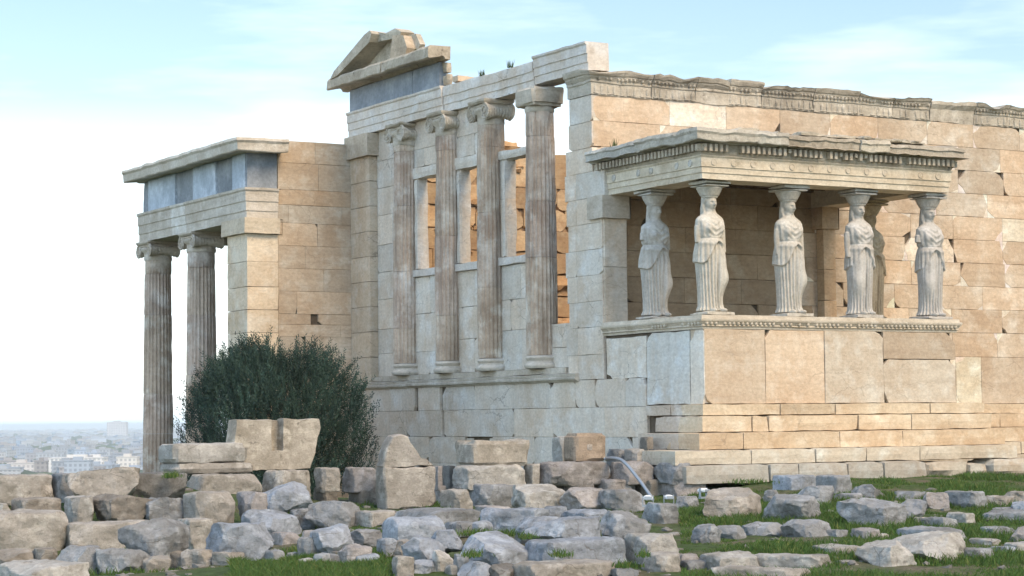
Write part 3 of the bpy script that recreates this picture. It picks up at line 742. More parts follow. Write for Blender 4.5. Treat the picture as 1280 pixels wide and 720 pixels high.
# ------------------------------------------------------------------ the six draped figures
def figure_mesh(side, arms, seed, head_turn=0.0):
    """side = +1: the free, bent leg is on the figure's own left (+x seen from the front right)"""
    n = 200; m = 190
    th = np.linspace(0, 2*math.pi, n, endpoint=False); zz = np.linspace(.03, 1.745, m)
    T_, Zg = np.meshgrid(th, zz)
    Tw = (T_+math.pi) % (2*math.pi)-math.pi
    ka = [0, .3, .6, .85, 1.0, 1.12, 1.26, 1.38, 1.5, 1.58, 1.64, 1.69, 1.72, 1.76]
    av = [.232, .226, .232, .248, .258, .246, .222, .236, .256, .262, .232, .150, .095, .07]
    bv = [.20, .19, .20, .215, .22, .205, .172, .178, .18, .155, .12, .10, .085, .07]
    a = np.interp(Zg, ka, av); b = np.interp(Zg, ka, bv)
    hem = .84+.38*np.exp(-((Tw-side*.12)/.62)**2)-.03*np.cos(2*Tw+side)
    back = sstep(1.7, 2.4, np.abs(Tw))
    over = sstep(-.012, .012, Zg-hem)
    tl = side*.80
    leg = np.exp(-(np.abs(Tw-tl)/.56)**3)
    # deep flutes of the skirt on the standing leg
    ph = 10.5*Tw+.35*np.sin(2.5*Zg+Tw*2)+seed
    fl = np.abs(np.sin(ph))**.75
    sk = -.078*(1-fl)*(1-.93*leg*sstep(.12, .45, Zg))*(.55+.45*sstep(1.2, .2, Zg))
    bulge = leg*(.085*np.exp(-((Zg-.60)/.24)**2)+.035*np.exp(-((Zg-.98)/.2)**2)-.015*np.exp(-((Zg-.25)/.15)**2))
    bulge += np.exp(-((Tw-tl)/.2)**2)*.02*np.exp(-((Zg-.58)/.12)**2)
    groove = -.03*np.exp(-((Tw-tl+side*.68)/.09)**2)*sstep(1.0, .5, Zg)
    skirt = sk+bulge+groove+.03*np.exp(-((Zg-.04)/.05)**2)
    # overfold, belt, chest
    of = .030*np.exp(-(np.maximum(0, Zg-hem)/.16)**1.0)*(Zg < 1.3)
    f2 = -.021*(1-np.abs(np.sin(9*Tw+2.2*np.sin(1.5*Zg)+seed*2))**.8)*sstep(1.34, 1.05, Zg)
    pouch = .030*np.exp(-((Zg-1.19)/.045)**2)*(np.cos(Tw)*.6+.4)-.018*np.exp(-((Zg-1.275)/.018)**2)
    bust = .048*(np.exp(-((Tw-.52)/.33)**2)+np.exp(-((Tw+.52)/.33)**2))*np.exp(-((Zg-1.435)/.075)**2)
    ufold = .010*np.sin(62*(Zg-.22*np.abs(Tw)**1.3)+seed)*np.exp(-(Tw/.55)**2)*sstep(1.28, 1.36, Zg)*sstep(1.66, 1.56, Zg)
    vfold = .009*np.sin(13*Tw+seed)*sstep(1.26, 1.32, Zg)*sstep(1.6, 1.5, Zg)*(1-np.exp(-(Tw/.3)**2))
    torso = of+f2+pouch+bust+ufold+vfold+.012*over
    off = skirt*(1-over)+torso*over
    off = off+back*.02*sstep(1.5, 1.0, Zg)
    X = (a+off)*np.sin(Tw); Y = -(b+off)*np.cos(Tw)
    sway = -side*.022*np.sin(math.pi*np.clip(Zg/1.7, 0, 1))
    X = X+sway
    mb = MB()
    mb.rings([list(zip(X[i], Y[i], Zg[i])) for i in range(m)])
    # neck and head
    mb.tube([(0, .01, 1.60), (0, .0, 1.72), (0, -.012, 1.86)], [.115, .095, .082], 20)
    hr = []
    ct, st_ = math.cos(head_turn), math.sin(head_turn)
    for i in range(45):
        t = math.pi*(i+.3)/44.6; zc = -math.cos(t)
        ring = []
        for j in range(56):
            p = 2*math.pi*j/56; pw = (p+math.pi) % (2*math.pi)-math.pi
            w_ = .098*(1-.22*max(0, -zc-.1)); d_ = .122*(1-.12*max(0, -zc))
            r = math.sin(t)
            x = w_*r*math.sin(pw); y = -d_*r*math.cos(pw); z = 1.880+.155*zc
            fr = math.exp(-(pw/.20)**2)
            h = zc
            y -= fr*(.046*math.exp(-((h+.22)/.12)**2)+.026*math.exp(-((h-.02)/.2)**2))       # nose
            y -= math.exp(-(pw/.3)**2)*(.016*math.exp(-((h+.50)/.06)**2)+.018*math.exp(-((h+.80)/.12)**2)-.013*math.exp(-((h+.42)/.035)**2)-.014*math.exp(-((h+.62)/.05)**2))
            y += .032*(math.exp(-((abs(pw)-.42)/.16)**2))*math.exp(-((h-.05)/.10)**2)         # eye sockets
            y -= .007*(math.exp(-((abs(pw)-.40)/.10)**2))*math.exp(-((h-.04)/.045)**2)
            y -= .014*math.exp(-(pw/.75)**2)*math.exp(-((h-.24)/.07)**2)                      # brow
            ring.append((x*ct-y*st_, x*st_+y*ct-.022, z))
        hr.append(ring)
    mb.rings(hr)
    # hair: wavy cap, heavy plait behind, locks on the shoulders
    hr = []
    for i in range(30):
        t = math.pi*(i+.3)/29.6
        ring = []
        for j in range(48):
            p = 2*math.pi*j/48
            k = 1+.055*math.sin(p*14+i*.8)
            x = .132*k*math.sin(t)*math.sin(p); y = .128*k*math.sin(t)*math.cos(p)
            ring.append((x*ct-y*st_, x*st_+y*ct+.028, 1.945-.125*math.cos(t)))
        hr.append(ring)
    mb.rings(hr)
    mb.tube([(0, .07, 1.95), (0, .09, 1.80), (0, .115, 1.62), (0, .15, 1.45), (0, .17, 1.25)], [.105, .112, .105, .08, .045], 16)
    for s_ in (-1, 1):
        mb.tube([(s_*.095, .045, 1.93), (s_*.105, .045, 1.80), (s_*.108, .0, 1.70), (s_*.115, -.08, 1.62), (s_*.12, -.155, 1.50)], [.036, .04, .036, .028, .016], 10)
        L_ = arms[0 if s_ < 0 else 1]
        pts = [(s_*.165, .015, 1.605), (s_*.225, .01, 1.575), (s_*.246, .01, 1.48)]; rd_ = [.055, .064, .060]
        if L_ > .2: pts.append((s_*.256, .01, 1.36)); rd_.append(.056)
        if L_ > .4: pts.append((s_*.262, .0, 1.20)); rd_.append(.050)
        if L_ > .6: pts.append((s_*.262, -.02, 1.04)); rd_.append(.044)
        mb.tube(pts, rd_, 14)
    for s_ in (-1, 1):
        fwd = .05 if s_ == side else 0
        mb.blob((s_*.10, -.205-fwd*.3, .035), (.05, .10, .04), 12, 8)
    return mb
def remeshed(mb, name, voxel):
    me = bpy.data.meshes.new('tmp'); me.from_pydata(mb.v, [], mb.f); o = bpy.data.objects.new('tmp', me); COL.objects.link(o)
    md = o.modifiers.new('r', 'REMESH'); md.mode = 'VOXEL'; md.voxel_size = voxel; md.use_smooth_shade = True
    s_ = o.modifiers.new('s', 'SMOOTH'); s_.iterations = 1; s_.factor = .25
    dg = bpy.context.evaluated_depsgraph_get(); dg.update()
    out_ = bpy.data.meshes.new_from_object(o.evaluated_get(dg)); out_.name = name
    bpy.data.objects.remove(o); bpy.data.meshes.remove(me)
    out_.materials.clear(); out_.materials.append(M['cary'])
    for a_ in list(out_.attributes):
        if a_.name == 'tint': out_.attributes.remove(a_)
    at_ = out_.attributes.new('tint', 'FLOAT_COLOR', 'POINT')
    at_.data.foreach_set('color', np.ones(len(out_.vertices)*4, dtype=np.float32))
    return out_
def set_tint(me, t):
    at_ = me.attributes['tint']; v = np.ones((len(at_.data), 4), dtype=np.float32); v[:, :3] = t; at_.data.foreach_set('color', v.ravel())
FIG = [ # x, y, free leg side, arms (viewer left, viewer right), tint, label
 (.40, 1.98, 1, (.25, .5), (1, 1, 1), 'draped stone maiden with a short left arm stump, beside the shaded west pilaster'),
 (.47, .40, 1, (.5, .7), (1.06, 1.05, 1.0), 'draped stone maiden under the near corner of the porch roof, palest of the six'),
 (2.16, .40, 1, (.7, .7), (1.02, 1.02, 1.0), 'draped stone maiden in profile before the dark middle of the porch'),
 (3.72, .40, -1, (.7, .7), (.97, .98, 1.0), 'draped stone maiden in front of the brown maiden that she half hides'),
 (5.36, .40, -1, (.3, .7), (.96, .97, 1.0), 'draped stone maiden on the far right end of the podium against bare wall'),
 (5.15, 1.80, -1, (.3, .3), (.98, .84, .64), 'brownish draped stone maiden standing half hidden behind a grey one'),
]
for i, (x, y, sd_, arms, tint, lab) in enumerate(FIG):
    root = empty('caryatid_statue', (x, y, 1.985), lab, 'statue', 'six draped figures carrying the porch roof')
    me = remeshed(figure_mesh(sd_, arms, i*1.3, [.1, .0, .12, -.1, -.05, 0][i]), 'draped_figure', .0085)
    set_tint(me, tint)
    b_ = bpy.data.objects.new('draped_figure', me); COL.objects.link(b_); b_.parent = root; b_.location = (0, 0, .055)
    p_ = MB(); p_.tint = tint; p_.rbox(-.30, .30, -.30, .28, .002, .075, wear=.03, amp=.01, seed=i); p_.build('plinth', M['cary'], root)
    c_ = MB(); c_.tint = tuple(t*1.02 for t in tint)
    z0 = 2.02
    def egg(a, z): return 1+.05*abs(math.sin(10*a)) if .03 < z < .12 else 1
    c_.lathe([(.10, .0), (.135, .01), (.142, .035), (.142, .045), (.158, .05), (.168, .08), (.19, .115), (.212, .15), (.226, .17), (.218, .195)], (0, .005, z0), 60, fn=egg)
    c_.rbox(-.25, .25, -.25, .25, z0+.19, z0+.231, wear=.015, amp=.004, step=.09, seed=i)
    c_.rbox(-.272, .272, -.272, .272, z0+.232, z0+.295, wear=.02, amp=.004, step=.09, seed=i+8)
    c_.build('capital', M['cary'], root, smooth=40)
# ------------------------------------------------------------------ plants' materials, ground
def leafmat(name, c1, c2, trans=.25):
    m, N, L, b = mat_new(name)
    at_ = N.new('ShaderNodeAttribute'); at_.attribute_name = 'tint'
    x = N.new('ShaderNodeMixRGB'); x.blend_type = 'MULTIPLY'; x.inputs['Fac'].default_value = 1; x.inputs['Color1'].default_value = (*c1, 1)
    L.new(at_.outputs['Color'], x.inputs['Color2']); L.new(x.outputs[0], b.inputs['Base Color'])
    b.inputs['Roughness'].default_value = .6
    t = N.new('ShaderNodeBsdfTranslucent'); L.new(x.outputs[0], t.inputs['Color'])
    ms = N.new('ShaderNodeMixShader'); ms.inputs['Fac'].default_value = trans
    o = [n for n in N if n.type == 'OUTPUT_MATERIAL'][0]
    L.new(b.outputs[0], ms.inputs[1]); L.new(t.outputs[0], ms.inputs[2]); L.new(ms.outputs[0], o.inputs[0])
    return m
M['leaf'] = leafmat('green_leaf', (.075, .105, .04), None)
M['olive'] = leafmat('olive_leaf', (.038, .068, .050), None, .15)
M['grass'] = leafmat('grass_blade', (.075, .135, .030), None)
M['bark'] = stone('bark', (.09, .078, .062), (.06, .05, .04), (.13, .115, .09), bump=.8)

tuft((.0, 7.5, 7.14), 30, .16, 'dark weed tuft beside the step in the upper beam, nearer the open gap')
tuft((.0, 6.35, 7.14), 30, .17, 'dark weed tuft on the beam above the third column from the left')
tuft((-.2, 9.9, 7.95), 24, .16, 'dark weed tuft on the cornice right of the broken gable')
tuft((.35, 3.2, 5.20), 26, .22, 'dry weed tuft at the back of the figure porch roof')

CTRL = [(0, 735, 22), (320, 735, 22), (640, 732, 22), (960, 727, 22), (1280, 724, 22),
 (0, 722, 24.5), (150, 722, 24.5), (0, 716, 26.2), (150, 719, 25.9), (250, 710, 25), (340, 703, 25), (420, 706, 24.3), (480, 714, 23.3),
 (0, 697, 27.8), (150, 697, 27.8), (240, 699, 27.4), (330, 699, 26.8), (420, 690, 26.4), (0, 620, 31.8), (150, 620, 31.8), (240, 620, 32), (330, 672, 29.5),
 (0, 606, 34.5), (150, 606, 34.5), (240, 606, 35), (420, 636, 33.2),
 (550, 684, 25.2), (700, 684, 25.2), (620, 662, 27.4), (550, 645, 30), (750, 646, 29.5), (500, 638, 33), (620, 637, 33.5), (750, 636, 34), (850, 642, 33),
 (520, 724, 22.9), (700, 729, 22.5), (840, 720, 23.2), (880, 668, 27.5),
 (900, 692, 24.5), (1000, 674, 26), (1150, 683, 25.3), (1250, 692, 24.6), (1000, 642, 29.5), (1150, 657, 28), (1280, 662, 27.5), (1200, 642, 30),
 (1280, 632, 31.5), (1100, 617, 33), (1250, 612, 34.5), (1166, 597, 36.6), (1280, 592, 38.4), (1000, 602, 35.2), (900, 640, 31.5)]
pts = [at(u, v, D) for u, v, D in CTRL]
pts += [Vector(p) for p in [(-5, 10, -1.9), (-8, 8, -1.6), (-8, 14, -2.7), (-3, 16, -2.9), (-14, 10, -1.9), (-18, 4, -1.6), (0, 6, -1.6), (0, 2.5, -1.0), (-4, 4.5, -1.2), (-9, 5, -1.1), (-15, -20, -1.4), (-21, -29, -1.4), (-8, -22, -1.4), (2, -18, -1.45), (10, -12, -1.4), (14, 0, -.9), (22, 0, -.9), (30, -10, -1.3), (-25, -10, -1.5), (-30, 5, -1.7), (-20, 20, -2.9), (0, 25, -3), (10, 8, -1.2), (20, 8, -1.2), (3, 1.5, -1.0), (24, 14, -1.6), (35, 20, -2), (-35, -30, -1.6), (-20, -45, -1.6), (15, -40, -1.6), (40, -35, -1.6)]]
PC = np.array([(p.x, p.y) for p in pts]); PZ = np.array([p.z for p in pts])
def tps(d): return np.where(d > 1e-9, d*d*np.log(np.maximum(d, 1e-9)), 0)
_n = len(PC); K = tps(np.linalg.norm(PC[:, None]-PC[None], axis=2)) + np.eye(_n)*.6
Pm = np.hstack([np.ones((_n, 1)), PC]); A_ = np.zeros((_n+3, _n+3)); A_[:_n, :_n] = K; A_[:_n, _n:] = Pm; A_[_n:, :_n] = Pm.T
Wt = np.linalg.solve(A_, np.concatenate([PZ, [0, 0, 0]]))
def tz(x, y):
    x = np.atleast_1d(np.asarray(x, float)); y = np.atleast_1d(np.asarray(y, float))
    d = np.sqrt((x[:, None]-PC[None, :, 0])**2+(y[:, None]-PC[None, :, 1])**2)
    z = tps(d)@Wt[:_n]+Wt[_n]+Wt[_n+1]*x+Wt[_n+2]*y
    r = np.hypot(x+2, y+5); k = sstep(28, 55, r)
    z = np.clip(z, -3.2, 0)*(1-k)+(-2.0)*k
    c = sstep(38, 150, np.where(y > 8, np.hypot(x*.6, y-8), np.hypot(x, y-8)*.45))
    return z*(1-c)+(-46)*c
def axis(lo, hi, step, far):
    a = list(np.arange(lo, hi, step)); s = step; x = hi
    while x < far: a.append(x); s *= 1.22; x += s
    s = step; x = lo-step
    while x > -far: a.insert(0, x); s *= 1.22; x -= s
    return np.array(a)
gx = axis(-18, 12, .22, 30000); gy = axis(-14, 12, .22, 30000)
GX, GY = np.meshgrid(gx, gy); GZ = np.concatenate([tz(a, c) for a, c in zip(GX, GY)]).reshape(GX.shape)
near = (np.abs(GX+3) < 22) & (np.abs(GY) < 18)
for i in range(GX.shape[0]):
    for j in range(GX.shape[1]):
        if near[i, j]: GZ[i, j] += .035*noise.noise(Vector((GX[i, j]*1.3, GY[i, j]*1.3, 0)))+.02*noise.noise(Vector((GX[i, j]*4, GY[i, j]*4, 3)))
gm, N, L, b = mat_new('ground_earth')
tcn = N.new('ShaderNodeTexCoord')
def gn(sc, det=6):
    n = N.new('ShaderNodeTexNoise'); n.inputs['Scale'].default_value = sc; n.inputs['Detail'].default_value = det; L.new(tcn.outputs['Object'], n.inputs['Vector']); return n.outputs['Fac']
def gr(x, a, c, lo=0, hi=1):
    r = N.new('ShaderNodeMapRange'); r.inputs['From Min'].default_value = a; r.inputs['From Max'].default_value = c; r.inputs['To Min'].default_value = lo; r.inputs['To Max'].default_value = hi; L.new(x, r.inputs['Value']); return r.outputs[0]
x1 = N.new('ShaderNodeMixRGB'); L.new(gr(gn(1.1), .46, .68), x1.inputs['Fac']); x1.inputs['Color1'].default_value = (.05, .078, .022, 1); x1.inputs['Color2'].default_value = (.13, .11, .075, 1)
x2 = N.new('ShaderNodeMixRGB'); x2.blend_type = 'MULTIPLY'; x2.inputs['Fac'].default_value = 1; L.new(x1.outputs[0], x2.inputs['Color1']); L.new(gr(gn(13, 8), .3, .7, .6, 1.3), x2.inputs['Color2'])
L.new(x2.outputs[0], b.inputs['Base Color'])
bp = N.new('ShaderNodeBump'); bp.inputs['Strength'].default_value = .8; bp.inputs['Distance'].default_value = .06; L.new(gn(16, 9), bp.inputs['Height']); L.new(bp.outputs[0], b.inputs['Normal'])
mb = MB(); ny, nx = GX.shape
mb.v = list(zip(GX.ravel(), GY.ravel(), GZ.ravel()))
for i in range(ny-1):
    for j in range(nx-1): mb.face((i*nx+j, i*nx+j+1, (i+1)*nx+j+1, (i+1)*nx+j))
g = mb.build('ground', gm, None, smooth=180); g['kind'] = 'structure'
# ------------------------------------------------------------------ loose blocks and boulders, each one a thing
TINT = {'tan': (1.10, 1.02, .91), 'grey': (.84, .86, .88), 'blue': (.94, 1.02, 1.14), 'pale': (1.22, 1.17, 1.08), 'pink': (1.0, .93, .89), 'brown': (.80, .72, .62), 'dark': (.62, .60, .57)}
def stone_mesh(w, d, h, kind, seed):
    rd = random.Random(seed); n = {'b': 18, 'r': 20, 's': 18, 't': 10}[kind]
    if max(w, d, h) > 1.3 and kind != 't': n += 4
    g = np.linspace(-1, 1, n); faces = []; idx = {}; P = []
    def vid(p):
        k = tuple(np.round(p, 4))
        if k not in idx: idx[k] = len(P); P.append(p)
        return idx[k]
    for ax in range(3):
        for s in (-1, 1):
            for i in range(n-1):
                for j in range(n-1):
                    q = []
                    for di, dj in ((0, 0), (1, 0), (1, 1), (0, 1)):
                        p = [0, 0, 0]; p[ax] = s; p[(ax+1) % 3] = g[i+di]; p[(ax+2) % 3] = g[j+dj]; q.append(vid(p))
                    faces.append(tuple(q if s > 0 else q[::-1]))
    P = np.array(P, float)
    pw = {'b': 14, 'r': 10, 's': 12, 't': 8}[kind]
    L_ = (np.abs(P)**pw).sum(1)**(1/pw); P = P/L_[:, None]
    # chop with random planes: flat broken faces
    for k in range({'b': 10, 'r': 20, 's': 13, 't': 10}[kind]):
        nv = np.array([rd.gauss(0, 1), rd.gauss(0, 1), rd.gauss(0, .8)])
        if kind == 'b': nv = np.array([rd.choice((-1, 1))*rd.uniform(.4, 1), rd.choice((-1, 1))*rd.uniform(.4, 1), rd.uniform(-.9, .9)])
        nv /= np.linalg.norm(nv); sup = (P@nv).max()
        dd = sup*(rd.uniform(.80, .96) if kind != 'r' else rd.uniform(.64, .92)); t = P@nv-dd
        P = P-np.outer(np.maximum(t, 0), nv)
    # taper and lean
    P[:, 0] *= 1+rd.uniform(-.08, .08)*P[:, 2]; P[:, 2] += rd.uniform(-.10, .10)*P[:, 0]*(1 if kind != 'b' else .45)
    S = np.array([w/2, d/2, h/2]); P = P/np.abs(P).max(0)*S
    am = min(w, h, d)*{'b': .06, 'r': .075, 's': .08, 't': .10}[kind]
    for i in range(len(P)):
        v = Vector(P[i])/max(.25, min(w, h)*.9); o_ = Vector((seed*1.37, seed*.71, 0))
        dv = noise.noise_vector(v*1.3+o_)*am+noise.noise_vector(v*3.4+o_)*am*.75+noise.noise_vector(v*8+o_)*am*.42
        P[i] += np.array(dv)*np.array([1, 1, .75])
    P[:, 2] += h/2
    return P, faces
SID = [0]
def place(u0, v0, u1, v1, D, kind, tint, label, name=None, cat=None, group=None, yaw=None, dep=None, sink=.09):
    SID[0] += 1; sd_ = SID[0]; rd = random.Random(sd_)
    px = D/FPX; kw = 1.09 if group in (GA, GC) else 1.02; W = (u1-u0)*px*kw; h = (v1-v0)*px*(1.03 if group == GA else .93)
    if yaw is None: yaw = R(0 if kind == 'b' else rd.uniform(-25, 40))+R(rd.uniform(-5, 5))
    psi = yaw+YAW     # angle between the block's long side and the camera's right
    d = dep or {'b': .62, 'r': .75, 's': 1.3, 't': .4}[kind]
    d = min(d, W*.95+.05)
    w_ = max(.6*W, (W-d*abs(math.sin(psi))*.9)/max(.5, abs(math.cos(psi))))
    if kind in 'rt': w_ = W*1.0
    P, F = stone_mesh(w_, d, h+sink, kind, sd_)
    base = at((u0+u1)/2, v1, D+d*.42); base.z = at((u0+u1)/2, v1, D).z-sink
    mb = MB(); k = rd.uniform(.9, 1.1); tt = TINT[tint]; mb.tint = (tt[0]*k, tt[1]*k, tt[2]*k)
    mb.add([tuple(p) for p in P], F)
    nm = name or {'b': 'stone_block', 'r': 'boulder', 's': 'stone_slab', 't': 'rubble_stone'}[kind]
    o = mb.build(nm, M['rock'], None, smooth=15)
    o.location = base; o.rotation_euler = (0, 0, yaw)
    tag(o, label, cat or {'b': 'stone block', 'r': 'boulder', 's': 'stone slab', 't': 'stone'}[kind], group)
    return o
GA, GB, GC, GD = 'blocks of the dry stone wall at the left', 'blocks of the terrace wall below the temple', 'stones of the heap in the middle foreground', 'stones lying in the grass at the right'
